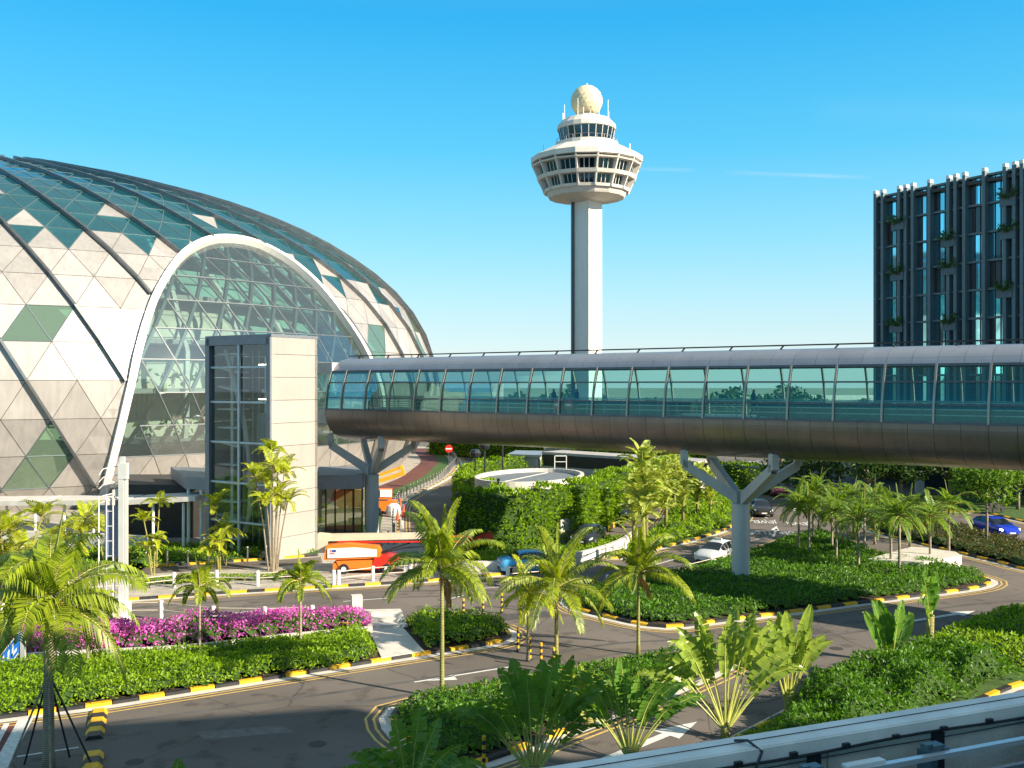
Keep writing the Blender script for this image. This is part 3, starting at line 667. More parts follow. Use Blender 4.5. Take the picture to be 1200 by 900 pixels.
for s0 in (0, .75, 1.5, 2.3, 3.0, 3.7): b.beam(L0+du*s0, L0+du*s0+Vector((0, 0, 4)), .09, .12)
for s0 in (2, 4, 6): b.beam(L0+du*(3.7+.9*s0/6)+dn*s0, L0+du*(3.7+.9*s0/6)+dn*s0+Vector((0, 0, 4)), .09, .12)
b.beam(L0+Vector((0, 0, .2)), L0+du*3.7+Vector((0, 0, .2)), .12, .12); b.build('door_frame', m_dark, lob)
b = MB(); b.quad(L0+dn*5, L0+dn*5+du*5, L0+dn*5+du*5+Vector((0, 0, 4)), L0+dn*5+Vector((0, 0, 4))); b.build('back_wall', mat('lobby_wall', (.34, .33, .25), .8, var=.4, scale=.6), lob)
# ---- canopy left of the lift tower and pale low walls and roofs in front of the dome
cn = thing('side_canopy', G(225, 640), 'low grey flat canopy on white posts left of the lift tower', 'canopy')
b = MB(); q = [G(218, 648), G(246, 645), G(246, 632), G(206, 634)]
b.prism([(p.x, p.y) for p in [PX(217, 74), PX(243, 73), PX(243, 82), PX(200, 83)]], 4.6, 5.5); b.build('roof', m_frame, cn)
b = MB()
for px, Y in ((221, 74.3), (236, 73.5)): b.tube([PX(px, Y, .1), PX(px, Y, 4.6)], .13, 10)
b.build('post', m_white, cn)
b = MB(); b.prism([(p.x, p.y) for p in [PX(150, 79), PX(262, 79), PX(262, 88), PX(150, 88)]], .1, 4.4); b.build('dark_interior', mat('dark_interior', (.05, .045, .04), .8), cn)
cn2 = thing('covered_walkway', G(120, 634), 'low covered walkway with pale sloping roof in front of the dome', 'walkway')
b = MB(); A0, B0 = PX(-80, 76), PX(232, 72)
for t0, t1, z0, z1 in ((0, .42, 3.0, 3.3), (.42, .74, 3.3, 3.5), (.74, 1, 3.5, 3.9)):
    a, c = A0.lerp(B0, t0), A0.lerp(B0, t1-.01); n = Vector((0.05, 1, 0))*3.6
    b.hexa([a+Vector((0, 0, z0)), c+Vector((0, 0, z1)), c+n+Vector((0, 0, z1)), a+n+Vector((0, 0, z0)), a+Vector((0, 0, z0+.35)), c+Vector((0, 0, z1+.35)), c+n+Vector((0, 0, z1+.35)), a+n+Vector((0, 0, z0+.35))])
b.build('roof', m_concL, cn2)
for k in range(9): 
    b = MB(); t = .06+k*.11; b.tube([A0.lerp(B0, t)+Vector((0, .5, .1)), A0.lerp(B0, t)+Vector((0, .5, 3.2+.5*t))], .11, 8); b.build('post', m_white, cn2)
b = MB(); b.prism([(p.x, p.y) for p in [PX(-60, 73), PX(96, 71), PX(172, 69.5), PX(172, 70), PX(96, 71.5), PX(-60, 73.5)]], .1, 1.7)
tag(b.build('retaining_wall', m_concL), 'low pale concrete wall in front of the covered walkway behind the palms', 'wall')
b = MB(); b.prism([(p.x, p.y) for p in [PX(75, 69.3), PX(118, 68.8), PX(118, 69.6), PX(75, 70.1)]], .1, 1.15); b.build('x', m_concL).name = 'planter_box'; tag(bpy.data.objects['planter_box'], 'short pale planter box in front of the low concrete wall', 'planter')
# ================= PEDESTRIAN BRIDGE (TUBE) =================
bu = Vector((.7956, -.6059, 0)); bn = Vector((-.6059, -.7956, 0))   # along (to the right), towards the camera
B0 = Vector((-11.6, 77.2, 0))-bn*3.1
def BR(t, w, z): return B0+bu*t+bn*w+Vector((0, 0, z))
br = thing('pedestrian_bridge', BR(30, 0, 7.9), 'long tubular pedestrian bridge with a glazed side and dark rounded belly on branching columns', 'bridge')
ROOF = [(2.36, 13.60), (2.12, 13.98), (1.75, 14.26), (1.2, 14.48), (.6, 14.59), (0, 14.62)]; ROOF = ROOF+[(-w, z) for w, z in ROOF[-2::-1]]
BEL = [(3.12, 10.42), (3.10, 9.9), (2.95, 9.35), (2.65, 8.85), (2.2, 8.45), (1.6, 8.17), (.8, 8.0), (0, 7.95)]; BEL = BEL+[(-w, z) for w, z in BEL[-2::-1]]
BEL = [(p.x, p.y) for p in smoothpath([Vector((w, z, 0)) for w, z in BEL], 3)]; ROOF = [(p.x, p.y) for p in smoothpath([Vector((w, z, 0)) for w, z in ROOF], 2)]
GL = [(2.40, 13.58), (2.58, 13.1), (2.76, 12.55), (2.92, 11.9), (3.04, 11.2), (3.09, 10.45)]
T0, T1 = -4.7, 74.0; BAY = 2.65
def sweep(mb, prof, t0, t1, mi=0, step=None):
    n = max(1, int((t1-t0)/(step or (t1-t0))+.5)) if step else 1
    for j in range(n):
        a, c = t0+(t1-t0)*j/n, t0+(t1-t0)*(j+1)/n
        for p, q in zip(prof, prof[1:]): mb.quad(BR(a, *p), BR(c, *p), BR(c, *q), BR(a, *q), mi)
def thick(prof, d):  # closed skin of thickness d
    c = (0, 11.3); return list(prof)+[((w-c[0])*(1-d)+c[0], (z-c[1])*(1-d)+c[1]) for w, z in prof[::-1]]
def solid(mb, prof, t0, t1, d=.04):
    pr = thick(prof, d); n = len(pr); vs = [BR(t0, *p) for p in pr]+[BR(t1, *p) for p in pr]; k = len(prof)
    mb.add(vs, [(i, (i+1) % n, n+(i+1) % n, n+i) for i in range(n)]+[(i, i+1, n-2-i, n-1-i) for i in range(k-1)]+[(n+i+1, n+i, n+n-1-i, n+n-2-i) for i in range(k-1)])
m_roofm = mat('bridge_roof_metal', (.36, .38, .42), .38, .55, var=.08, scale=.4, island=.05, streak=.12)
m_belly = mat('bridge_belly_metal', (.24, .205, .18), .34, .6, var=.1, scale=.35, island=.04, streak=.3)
b = MB(); t = T0+.2
tt = [T0+.2]+[k*BAY/2 for k in range(-2, 200) if T0+.5 < k*BAY/2 < T1]+[T1]
for a, c in zip(tt, tt[1:]): solid(b, ROOF, a+.008, c-.008)
b.build('roof', m_roofm, br)
b = MB()
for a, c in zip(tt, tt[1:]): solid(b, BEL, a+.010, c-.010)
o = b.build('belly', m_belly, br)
b = MB(); solid(b, [(w*.985, 11.3+(z-11.3)*.985) for w, z in BEL], T0+.25, T1-.05); solid(b, [(w*.985, 11.3+(z-11.3)*.985) for w, z in ROOF], T0+.25, T1-.05); b.build('panel_seams', mat('warm_seam', (.16, .10, .07), .7), br)
# the tube's end by the lift tower
b = MB(); b.poly([BR(T0+.18, w, z) for w, z in BEL[::-1]]); b.build('lower_end_wall', m_roofm, br); b = MB(); b.poly([BR(T0+.18, *p) for p in ROOF]); b.build('upper_end_wall', m_roofm, br)
m_bgl = glassmat('bridge_glass', (.64, .91, .87), (.30, .60, .58), .09, .40, .02, bodycol=(.10, .32, .32), body=.06)
b = MB()
for sgn in (1, -1): sweep(b, [(w*sgn, z) for w, z in GL], T0+.2, T1)
b.build('side_glazing', m_bgl, br)
m_bmul = mat('bridge_mullion', (.40, .36, .31), .4, .5); m_btr = mat('bridge_transom', (.10, .13, .16), .4, .5)
k0 = math.ceil(T0/BAY); ks = [k for k in range(-1, 28)]
proto = None
for k in [None]+ks:
    t = (T0+.25) if k is None else k*BAY
    if proto is None:
        proto = []
        for sgn in (1, -1):
            b = MB(); pr = [(w*sgn+.05*sgn, z) for w, z in GL]
            for p, q in zip(pr, pr[1:]): b.beam(BR(0, *p), BR(0, *q)+(BR(0, *q)-BR(0, *p))*.03, .11, .17, up=bn)
            o = b.build('mullion', m_bmul, br, local=True); o.location = bu*t-br.location; proto.append(o)
    else:
        for o in proto: c = o.copy(); COL.objects.link(c); c.location = bu*t-br.location
b = MB()
for sgn in (1, -1):
    for w, z, h in ((2.44, 13.52, .12), (2.78, 12.62, .09), (3.03, 11.4, .09), (3.14, 10.46, .14)): b.beam(BR(T0+.2, w*sgn, z), BR(T1, w*sgn, z), .12, h)
b.build('transom', m_btr, br)
b = MB(); b.hexa([BR(T0+.3, 2.9, 10.3), BR(T1, 2.9, 10.3), BR(T1, -2.9, 10.3), BR(T0+.3, -2.9, 10.3), BR(T0+.3, 2.9, 10.5), BR(T1, 2.9, 10.5), BR(T1, -2.9, 10.5), BR(T0+.3, -2.9, 10.5)]); b.build('deck', mat('bridge_floor', (.42, .41, .36), .5), br)
b = MB(); sweep(b, [(2.3, 13.55), (1.2, 13.75), (0, 13.8), (-1.2, 13.75), (-2.3, 13.55)], T0+.3, T1); b.build('ceiling', mat('bridge_ceiling', (.55, .55, .5), .6), br)
b = MB()
for sgn in (1, -1):
    for z in (10.85, 11.15, 11.5): b.beam(BR(T0+.4, 2.7*sgn, z), BR(T1, 2.7*sgn, z), .05, .05)
    for k in range(-2, 56): b.beam(BR(k*BAY/2+.66, 2.7*sgn, 10.5), BR(k*BAY/2+.66, 2.7*sgn, 11.5), .05, .05)
b.build('handrail', m_steel, br)
b = MB()   # moving walkway balustrades along the middle
for w in (.35, 1.5, -.35, -1.5): 
    b.beam(BR(4, w, 10.95), BR(26, w, 10.95), .08, .8); b.beam(BR(32, w, 10.95), BR(60, w, 10.95), .08, .8)
b.build('moving_walkway', mat('walkway_side', (.10, .13, .13), .3, .3), br)
b = MB(); b.tube([BR(T0+.3, .6, 14.82), BR(T1, .6, 14.82)], .05, 6)
for k in range(-1, 22): b.beam(BR(k*3.3, .6, 14.55), BR(k*3.3+.25, .6, 14.83), .08, .08)
b.build('roof_rail', m_dark, br)
b = MB()
for k in range(26):
    b.box(BR(k*BAY+1.3, 0, 13.66), (.9, .16, .05), rz=math.atan2(bu.y, bu.x))
b.build('ceiling_lamp', mat('ceiling_lamp', (.9, .85, .7), .5, emit=((1, .8, .5), 1.5)), br)
# round red window stickers
b = MB()
for t in (18.35, 19.25):
    c = BR(t, 3.0, 11.1); 
    vs = [c+bu*math.cos(a)*.36+Vector((0, 0, 1))*math.sin(a)*.36 for a in np.linspace(0, 2*PI, 20)[:-1]]; b.poly(vs)
    b.poly([p*1+(bn*.01) for p in [c+bu*math.cos(a)*.25+Vector((0, 0, 1))*math.sin(a)*.08 for a in np.linspace(0, 2*PI, 12)[:-1]]], 1)
b.build('round_sticker', [mat('sticker_red', (.55, .08, .05), .5), m_white], br)
# connector to the lift tower
b = MB(); C0 = BR(T0+.25, 0, 0)
def cbox(t0, t1, w0, w1, z0, z1): return [BR(t0, w1, z0), BR(t1, w1, z0), BR(t1, w0, z0), BR(t0, w0, z0), BR(t0, w1, z1), BR(t1, w1, z1), BR(t1, w0, z1), BR(t0, w0, z1)]
b.hexa(cbox(T0-6, T0+.3, -2.4, 2.5, 13.35, 14.25)); b.hexa(cbox(T0-6, T0+.3, -2.4, 2.6, 9.3, 10.45)); b.build('connector_shell', mat('connector_panel', (.5, .47, .42), .6), br)
b = MB(); b.quad(BR(T0-5, 2.45, 10.45), BR(T0+.2, 2.45, 10.45), BR(T0+.2, 2.45, 13.35), BR(T0-5, 2.45, 13.35)); b.build('connector_glass', m_bgl, br)
# branching columns
m_col = mat('column_paint', (.56, .56, .55), .5, .1, var=.05, streak=.1)
def ycol(px, label, ztop=5.0):
    k = (px-600)/F; # meet the centre line
    t = (k*B0.y-B0.x)/(bu.x-k*bu.y); c = BR(t, 0, 0)
    r = thing('branching_column', c, label, 'column', 'branching columns under the bridge')
    b = MB(); b.lathe([(.56, -.2), (.56, ztop)], c, 28); b.lathe([(.60, ztop-.02), (.60, ztop+.04)], c, 28); b.build('column_shaft', m_col, r, smooth=False)
    for sx in (-1, 1):
        for sy in (1, -1):
            tip = c+bu*sx*3.0+bn*sy*1.95+Vector((0, 0, 8.05)); q = c+bu*sx*.25+bn*sy*.1+Vector((0, 0, ztop+.02))
            b = MB(); d = (tip-q); sd = Vector((-d.y, d.x, 0)).normalized(); hv = Vector((0, 0, 1))
            def sec(p, w, h): return [p-sd*w/2-hv*h/2, p+sd*w/2-hv*h/2, p+sd*w/2+hv*h/2, p-sd*w/2+hv*h/2]
            hz = Vector((d.x, d.y, 0)).normalized(); kn = tip-Vector((0, 0, .55))
            q0 = q+Vector((0, 0, .35)); s1, s2, s3 = sec(q0, .46, .8), sec(kn, .46, .62), None
            for e in range(4): b.quad(s1[e], s1[(e+1) % 4], s2[(e+1) % 4], s2[e])
            b.poly(s1[::-1])
            b.hexa([kn-sd*.23-hz*.3-hv*.3, kn+sd*.23-hz*.3-hv*.3, kn+sd*.23+hz*.14-hv*.05, kn-sd*.23+hz*.14-hv*.05, tip-sd*.23-hz*.3+hv*.45, tip+sd*.23-hz*.3+hv*.45, tip+sd*.23+hz*.14+hv*.3, tip-sd*.23+hz*.14+hv*.3])
            b.build('branch', m_col, r)
    return c
ycol(868, 'branching bridge column standing in the dark shrubs of the island right of the white taxi')
ycol(436, 'branching bridge column standing beside the glass entrance lobby, half sunlit')
ycol(2150, 'branching bridge column') if False else None
# ================= CONTROL TOWER =================
TY = 216.0; TX = (687.4-600)/F*TY; tw = thing('control_tower', (TX, TY, 0), 'tall white air traffic control tower with flared ring of rooms and a pale radar ball', 'tower')
m_tw = mat('tower_white', (.66, .63, .58), .65, var=.06, scale=.3, streak=.2); m_tw2 = mat('tower_shade_panel', (.60, .57, .52), .7, var=.08)
m_tg = glassmat('tower_glass', (.03, .09, .13), (.16, .38, .55), .22, .7, .04)
N16 = 16; ta = R_(-90+7.2)
def ring(r, z, a): return Vector((TX+r*math.cos(a), TY+r*math.sin(a), z))
def frust(mb, r0, z0, r1, z1, n=N16, a0=None, mi=0):
    a0 = ta if a0 is None else a0
    for i in range(n):
        a, c = a0+2*PI*i/n, a0+2*PI*(i+1)/n; mb.quad(ring(r0, z0, a), ring(r0, z0, c), ring(r1, z1, c), ring(r1, z1, a), mi)
b = MB(); s = 3.45
A1, A2 = -PI/2+R_(3), 0
pts = [(TX+s*math.cos(a), TY+s*math.sin(a)) for a in (-PI/2+.04-.03, R_(-3), PI/2, PI+R_(3))]
pts = [(TX+.2, TY-3.5), (TX+3.35, TY-.3), (TX, TY+3.4), (TX-3.0, TY-.3), (TX-2.7, TY-.9)]
b.prism(pts, 0, 53.4); b.build('shaft', mat('shaft_white', (.74, .72, .67), .6, var=.04, streak=.1), tw)
b = MB(); b.prism([(TX-3.1, TY-.4), (TX-2.75, TY-1.0), (TX-3.3, TY-1.25), (TX-3.5, TY-.7)], 0, 53.3); b.build('shaft_dark_strip', mat('dark_strip', (.05, .07, .09), .4), tw)
b = MB(); frust(b, 2.5, 52.2, 8.3, 53.3); frust(b, 8.3, 53.3, 8.5, 53.6); frust(b, 8.5, 53.6, 9.2, 54.9); b.build('underside', m_tw2, tw)
b = MB(); frust(b, 9.35, 54.4, 9.6, 55.0); frust(b, 9.6, 55.0, 8.3, 55.0); frust(b, 10.75, 57.0, 11.15, 57.75); frust(b, 10.75, 57.0, 9.0, 57.0); frust(b, 11.15, 57.75, 9.0, 57.75)
frust(b, 9.35, 54.4, 9.0, 54.4)
frust(b, 12.35, 60.8, 12.4, 61.9); frust(b, 12.35, 60.8, 11.2, 60.7); frust(b, 11.95, 60.0, 12.1, 60.3); frust(b, 11.95, 60.0, 10, 60.0); frust(b, 12.1, 60.3, 10.5, 60.3); frust(b, 12.35, 61.9, 8.0, 64.2); b.build('gallery_band', m_tw, tw)
b = MB(); frust(b, 8.8, 55.0, 9.3, 57.0); frust(b, 9.95, 57.75, 10.5, 60.7); b.build('gallery_wall', mat('gallery_wall', (.30, .26, .22), .8), tw)
b = MB()
for i in range(N16):
    a, c = ta+2*PI*(i+.13)/N16, ta+2*PI*(i+.87)/N16
    b.quad(ring(8.95, 55.2, a), ring(8.95, 55.2, c), ring(9.38, 56.85, c), ring(9.38, 56.85, a)); b.quad(ring(10.1, 57.95, a), ring(10.1, 57.95, c), ring(10.6, 59.85, c), ring(10.6, 59.85, a))
b.build('gallery_window', m_tg, tw)
b = MB()
for i in range(N16):
    for f in (.36, .62):
        a = ta+2*PI*(i+f)/N16; b.beam(ring(9.0, 55.2, a), ring(9.45, 56.9, a), .12, .1); b.beam(ring(10.15, 57.9, a), ring(10.7, 59.9, a), .12, .1)
b.build('window_bar', m_tw, tw)
for i in range(N16):
    a = ta+2*PI*i/N16; ra = Vector((math.cos(a), math.sin(a), 0)); sd = Vector((-ra.y, ra.x, 0))*.17; b = MB()
    lo = [ring(8.5, 54.5, a), ring(9.55, 54.5, a), ring(12.3, 61.0, a), ring(9.5, 61.0, a)]
    b.hexa([p-sd for p in lo]+[p+sd for p in lo]); b.build('fin', m_tw, tw)
b = MB(); frust(b, 8.0, 64.1, 7.2, 64.2); frust(b, 7.0, 64.15, 7.0, 65.2, 24, 0); frust(b, 7.0, 65.2, 5.6, 65.3, 24, 0); frust(b, 4.2, 65.2, 0.1, 65.25, 24, 0); b.build('balcony', m_tw, tw)
b = MB(); frust(b, 5.6, 65.3, 6.15, 68.2, 24, 0); b.build('cab_window', m_tg, tw)
b = MB()
for i in range(24): a = 2*PI*i/24; b.beam(ring(5.65, 65.3, a), ring(6.2, 68.2, a), .13, .13)
b.build('cab_mullion', m_tw, tw)
b = MB()
for i in range(24): a, c = 2*PI*i/24, 2*PI*(i+1)/24; b.tube([ring(6.7, 66.1, a), ring(6.7, 66.1, c)], .05, 5); b.tube([ring(6.7, 65.2, a), ring(6.7, 66.1, a)], .04, 5)
b.build('balcony_rail', m_steel, tw)
b = MB(); frust(b, 6.15, 68.2, 6.5, 68.3, 24, 0); frust(b, 6.5, 68.3, 6.45, 69.2, 24, 0); frust(b, 6.45, 69.2, 5.2, 70.5, 24, 0); frust(b, 5.2, 70.5, .1, 70.6, 24, 0); frust(b, 2.6, 70.5, 2.5, 71.5, 16, 0); b.build('cab_roof', m_tw, tw)
import bmesh
bm = bmesh.new(); bmesh.ops.create_icosphere(bm, subdivisions=3, radius=3.52)
me = bpy.data.meshes.new('radar_ball'); 
for f in bm.faces: f.material_index = 0
bmesh.ops.split_edges(bm, edges=bm.edges[:]); bm.to_mesh(me); bm.free(); me.materials.append(mat('radome', (.68, .58, .38), .6, var=.08, island=.12)); ro = bpy.data.objects.new('radar_ball', me); COL.objects.link(ro); ro.parent = tw; ro.location = (0, 0, 74.7)
b = MB()
for a, r, h in ((3.5, 5.3, 3.2), (4.2, 4.4, 4.0), (4.45, 3.6, 2.2), (5.3, 4.4, 3.4), (5.75, 5.2, 4.0), (5.95, 5.0, 1.8), (3.3, 4.9, 1.4), (4.9, 3.2, 1.5)):
    b.tube([ring(r, 70.3, a), ring(r, 70.3+h, a)], .07, 5)
b.box(ring(5.2, 71, 3.35), (.5, .5, 1.6)); b.tube([ring(9.5, 63, 3.2), ring(9.5, 65, 3.2)], .1, 5); b.tube([ring(9.5, 63, 6.1), ring(9.5, 65, 6.1)], .1, 5); b.tube([ring(0.1, 78, 0), ring(0.1, 78.7, 0)], .1, 5); b.build('antenna', m_white, tw)
# ================= DARK HOTEL on the right =================
hu = Vector((.4845, -.8748, 0)); hA = Vector((49.9, 130, 0))-hu*2.6; hn = Vector((-.8748, -.4845, 0))
HT = 38.0; STY = 3.43
ho = thing('hotel_building', hA, 'dark hotel block with slate blue vertical fins, planters and white capped roof line', 'building')
def HB(s, w, z): return hA+hu*s+hn*w+Vector((0, 0, z))
m_fin = mat('slate_fin', (.115, .165, .19), .6, 0, var=.1, streak=.1); m_hd = mat('hotel_dark', (.035, .028, .030), .6, var=.2)
m_hg = glassmat('hotel_glass', (.03, .05, .06), (.30, .75, .95), .35, .9, .03, wav=.25)
b = MB(); b.hexa([HB(1.5, -1.2, 0), HB(52, -1.2, 0), HB(52, -16, 0), HB(1.5, -16, 0), HB(1.5, -1.2, HT-1.2), HB(52, -1.2, HT-1.2), HB(52, -16, HT-1.2), HB(1.5, -16, HT-1.2)]); b.build('core', m_hd, ho)
fx = [0.1, 1.55, 4.45, 5.55, 6.75, 9.3, 12.0, 13.0, 14.3, 17.0, 19.7, 20.8, 22.0, 24.7, 27.3, 28.4, 29.7, 32.3, 35, 36.2, 37.4, 40, 43, 44, 45.2, 48, 50.5, 51.8]
fpx = [1024.4, 1032.8, 1052, 1059.7, 1068, 1087.5, 1109.7, 1118, 1128.3, 1151.4, 1175.6, 1186.7, 1195.8, 1222, 1250, 1262, 1274, 1304]
fx = []
for px in fpx: k = (px-600)/F; fx.append((k*hA.y-hA.x)/(hu.x-k*hu.y))
fx += [fx[-1]+q for q in (3, 4.1, 5.4, 8.5, 11.5, 12.6, 13.9, 17, 20)]
wide = {1: .5, 4: .5, 5: .5, 8: .5, 9: .5, 12: .5, 13: .5}
for i, s0 in enumerate(fx):
    b = MB(); w = .42; b.hexa([HB(s0, .15, 0), HB(s0+w, .15, 0), HB(s0+w, -.75, 0), HB(s0, -.75, 0), HB(s0, .15, HT), HB(s0+w, .15, HT), HB(s0+w, -.75, HT), HB(s0, -.75, HT)]); b.build('facade_fin', m_fin, ho)
for s0 in fx:
    b = MB(); b.hexa([HB(s0+x_, w_, z_) for z_ in (HT+.003, HT+.42) for x_, w_ in ((0, .2), (.46, .2), (.46, -.4), (0, -.4))]); b.build('fin_cap', m_white, ho)
b = MB(); zz = [HT-.25-STY*k for k in range(11)]
for z in zz: b.hexa([HB(0, -.3, z-.25), HB(46, -.3, z-.25), HB(46, -1.25, z-.25), HB(0, -1.25, z-.25), HB(0, -.3, z), HB(46, -.3, z), HB(46, -1.25, z), HB(0, -1.25, z)])
b.build('floor_slab', m_fin, ho)
def hotelglass():
    m, t, N, L = nodes('curtain_glass'); pr = N['Principled BSDF']; pr.inputs['Base Color'].default_value = (.035, .024, .022, 1); pr.inputs['Roughness'].default_value = .5
    g1 = N.new('ShaderNodeBsdfGlossy'); g1.inputs[0].default_value = (.30, .80, .98, 1); g1.inputs['Roughness'].default_value = .04
    tc = N.new('ShaderNodeTexCoord'); dt = N.new('ShaderNodeVectorMath'); dt.operation = 'DOT_PRODUCT'; dt.inputs[1].default_value = tuple(hu); L.new(tc.outputs['Object'], dt.inputs[0]); sz = N.new('ShaderNodeSeparateXYZ'); L.new(tc.outputs['Object'], sz.inputs[0])
    def fl(x, k):
        q = N.new('ShaderNodeMath'); q.operation = 'MULTIPLY'; q.inputs[1].default_value = k; L.new(x, q.inputs[0]); f = N.new('ShaderNodeMath'); f.operation = 'FLOOR'; L.new(q.outputs[0], f.inputs[0]); return f.outputs[0]
    cb = N.new('ShaderNodeCombineXYZ'); L.new(fl(dt.outputs['Value'], 1.25), cb.inputs[0]); L.new(fl(sz.outputs[2], 1/STY), cb.inputs[1]); wn = N.new('ShaderNodeTexWhiteNoise'); L.new(cb.outputs[0], wn.inputs['Vector'])
    r = N.new('ShaderNodeMapRange'); r.inputs[1].default_value = .2; r.inputs[2].default_value = .6; r.inputs[3].default_value = .06; r.inputs[4].default_value = .9; L.new(wn.outputs['Value'], r.inputs[0])
    ms = N.new('ShaderNodeMixShader'); L.new(r.outputs[0], ms.inputs[0]); L.new(pr.outputs[0], ms.inputs[1]); L.new(g1.outputs[0], ms.inputs[2]); L.new(ms.outputs[0], N['Material Output'].inputs[0]); return m
b = MB(); b.quad(HB(.1, -.72, 0), HB(46, -.72, 0), HB(46, -.72, HT-.5), HB(.1, -.72, HT-.5)); b.build('curtain_glass', hotelglass(), ho)
pb = MB(); r2 = random.Random(5)
for a, c in zip(fx, fx[1:]):
    if a > 44: break
    n = 3 if c-a > 1.6 else 2 if c-a > 1.1 else 1
    for j in range(1, n+1):
        x0 = a+.4+(c-a-.4)*j/(n+(0 if n == 1 else .0)); pb.beam(HB(x0, -.68, 0), HB(x0, -.68, HT-.6), .09, .1, up=hn)
pb.build('window_mullion', m_hd, ho)
m_hleaf = leafmat('planter_leaf', (.03, .07, .02), (.08, .15, .04))
m_plf = mat('planter_blue', (.09, .13, .16), .6)
for (px, py) in ((1053, 257), (1052, 316), (1051, 377), (1112, 276), (1112, 309), (1113, 374), (1182, 227), (1182, 266), (1178, 335)):
    k = (px-600)/F; s0 = (k*hA.y-hA.x)/(hu.x-k*hu.y); c = HB(s0, .1, 0); z = EYE-(py-450)/F*c.y
    p = MB(); p.hexa([HB(s0-1.0, .25, z-1.4), HB(s0+1.0, .25, z-1.4), HB(s0+1.0, -.6, z-1.4), HB(s0-1.0, -.6, z-1.4), HB(s0-1.0, .25, z-.3), HB(s0+1.0, .25, z-.3), HB(s0+1.0, -.6, z-.3), HB(s0-1.0, -.6, z-.3)])
    po = p.build('planter', m_plf, ho); n = 220; q = rng.random((n, 3)); C_ = np.array([list(HB(s0-1.1+2.2*a, -.4+1.1*b_, z-.5+1.1*c_*(.5+.5*math.sin(a*9)))) for a, b_, c_ in q]); p = MB(); p.arr(leafcards(C_, .42), 4); p.build('planter_shrub', m_hleaf, po)
b = MB(); b.hexa([HB(s_, w, z) for z in (HT-1.3, HT-.9) for s_, w in ((.5, 0), (46, 0), (46, -15), (.5, -15))]); b.build('roof', m_hd, ho)
# podium below the hotel
po = thing('podium_building', (60, 118, 0), 'low dark car park podium behind the trees under the right end of the bridge', 'building')
b = MB(); b.prism([(40, 128), (46, 110), (70, 100), (110, 96), (120, 140), (60, 150)], 6.2, 8.2); b.build('roof', mat('podium_roof', (.12, .12, .12), .7), po)
b = MB(); b.prism([(46, 132), (52, 118), (74, 108), (110, 104), (116, 138), (62, 146)], 0, 6.2); b.build('back_wall', mat('podium_wall', (.02, .02, .02), .9), po)
for x, y in ((41.5, 127), (46.5, 112), (57, 107), (70, 102), (84, 99.5), (98, 98)):
    b = MB(); b.box((x, y, 3.1), (.8, .8, 6.2)); b.build('pillar', m_conc, po)
# ================= UNSEEN TERMINAL right of the frame (added and sized to shade the near road) =================
te = thing('terminal_shade_caster', (60, -20, 0), 'unseen pale terminal block right of the frame, added to shade the near road', 'building')
b = MB(); b.prism([(37, 5.5), (48, 7.8), (60, -60), (20, -70), (24, 3)], 0, 29.5); b.build('wall', m_conc, te)
b = MB(); b.prism([(36.6, 6.0), (48.3, 8.5), (60.5, -60.5), (19.6, -70.5), (23.6, 3.4)], 29.5, 30.3); b.build('roof', m_concL, te)
b = MB(); b.prism([(48.02, 7.8), (95, 17.5), (110, -50), (60.02, -60)], 0, 25.5); b.build('lower_shade_wing', m_conc, te)  # added lower block, its height set to keep the fan palms sunlit
b = MB()
for (p, q) in (((37, 5.5), (95, 17.5)), ((24, 3), (37, 5.5)), ((20, -70), (24, 3))):
    p, q = Vector((*p, 0)), Vector((*q, 0)); d = (q-p).normalized(); n = Vector((-d.y, d.x, 0)); L = (q-p).length
    for z in (3, 8, 13, 18, 23): b.hexa([p+d*.8+n*.03+Vector((0, 0, z)), q-d*.8+n*.03+Vector((0, 0, z)), q-d*.8+n*.1+Vector((0, 0, z)), p+d*.8+n*.1+Vector((0, 0, z)), p+d*.8+n*.03+Vector((0, 0, z+2.6)), q-d*.8+n*.03+Vector((0, 0, z+2.6)), q-d*.8+n*.1+Vector((0, 0, z+2.6)), p+d*.8+n*.1+Vector((0, 0, z+2.6))])
b.build('window_band', m_hg, te)
# ================= RAISED TRAIN GUIDEWAY in front =================
ga = Vector((.47, 6.0, 0)); gd = Vector((2.51, 1.01, 0)).normalized(); gn = Vector((gd.y, -gd.x, 0))   # towards the camera
gw = thing('train_guideway', ga+gd*2, 'raised concrete train guideway with parapet, cables and pale power rail at the near right', 'guideway')
def GW(s_, w, z): return ga+gd*s_+gn*w+Vector((0, 0, z))
zt = 10.2; s0, s1 = -6, 40
m_par = mat('parapet_concrete', (.78, .70, .60), .75, var=.2, scale=2.2, streak=.6, bump=.3, bscale=45); m_parT = mat('parapet_top', (.84, .80, .74), .6, var=.12, scale=3.5, bump=.2, streak=.1)
def gbox(mb, a, c, w0, w1, z0, z1, mi=0): mb.hexa([GW(a, w1, z0), GW(c, w1, z0), GW(c, w0, z0), GW(a, w0, z0), GW(a, w1, z1), GW(c, w1, z1), GW(c, w0, z1), GW(a, w0, z1)], mi)
b = MB(); gbox(b, s0, s1, 0, .205, zt-.07, zt); gbox(b, s0, s1, .19, .225, zt-.085, zt-.006); b.build('parapet_cap', m_parT, gw)
b = MB(); x = s0
while x < s1: gbox(b, x+.006, x+.95, .05, .19, zt-1.3, zt-.071); x += .956
b.build('parapet_wall', m_par, gw)
b = MB(); x = s0+.13
while x < s1: gbox(b, x, x+.085, .191, .23, zt-1.3, zt-.10); x += 1.05
b.build('wall_bracket', m_dark, gw)
b = MB(); b.tube([GW(s_, .235+.006*math.sin(s_*2.1), zt-.085+.007*math.sin(s_*3.3)) for s_ in np.arange(s0, s1, .3)], .0095, 6); b.build('black_cable', mat('cable_black', (.015, .015, .018), .5), gw)
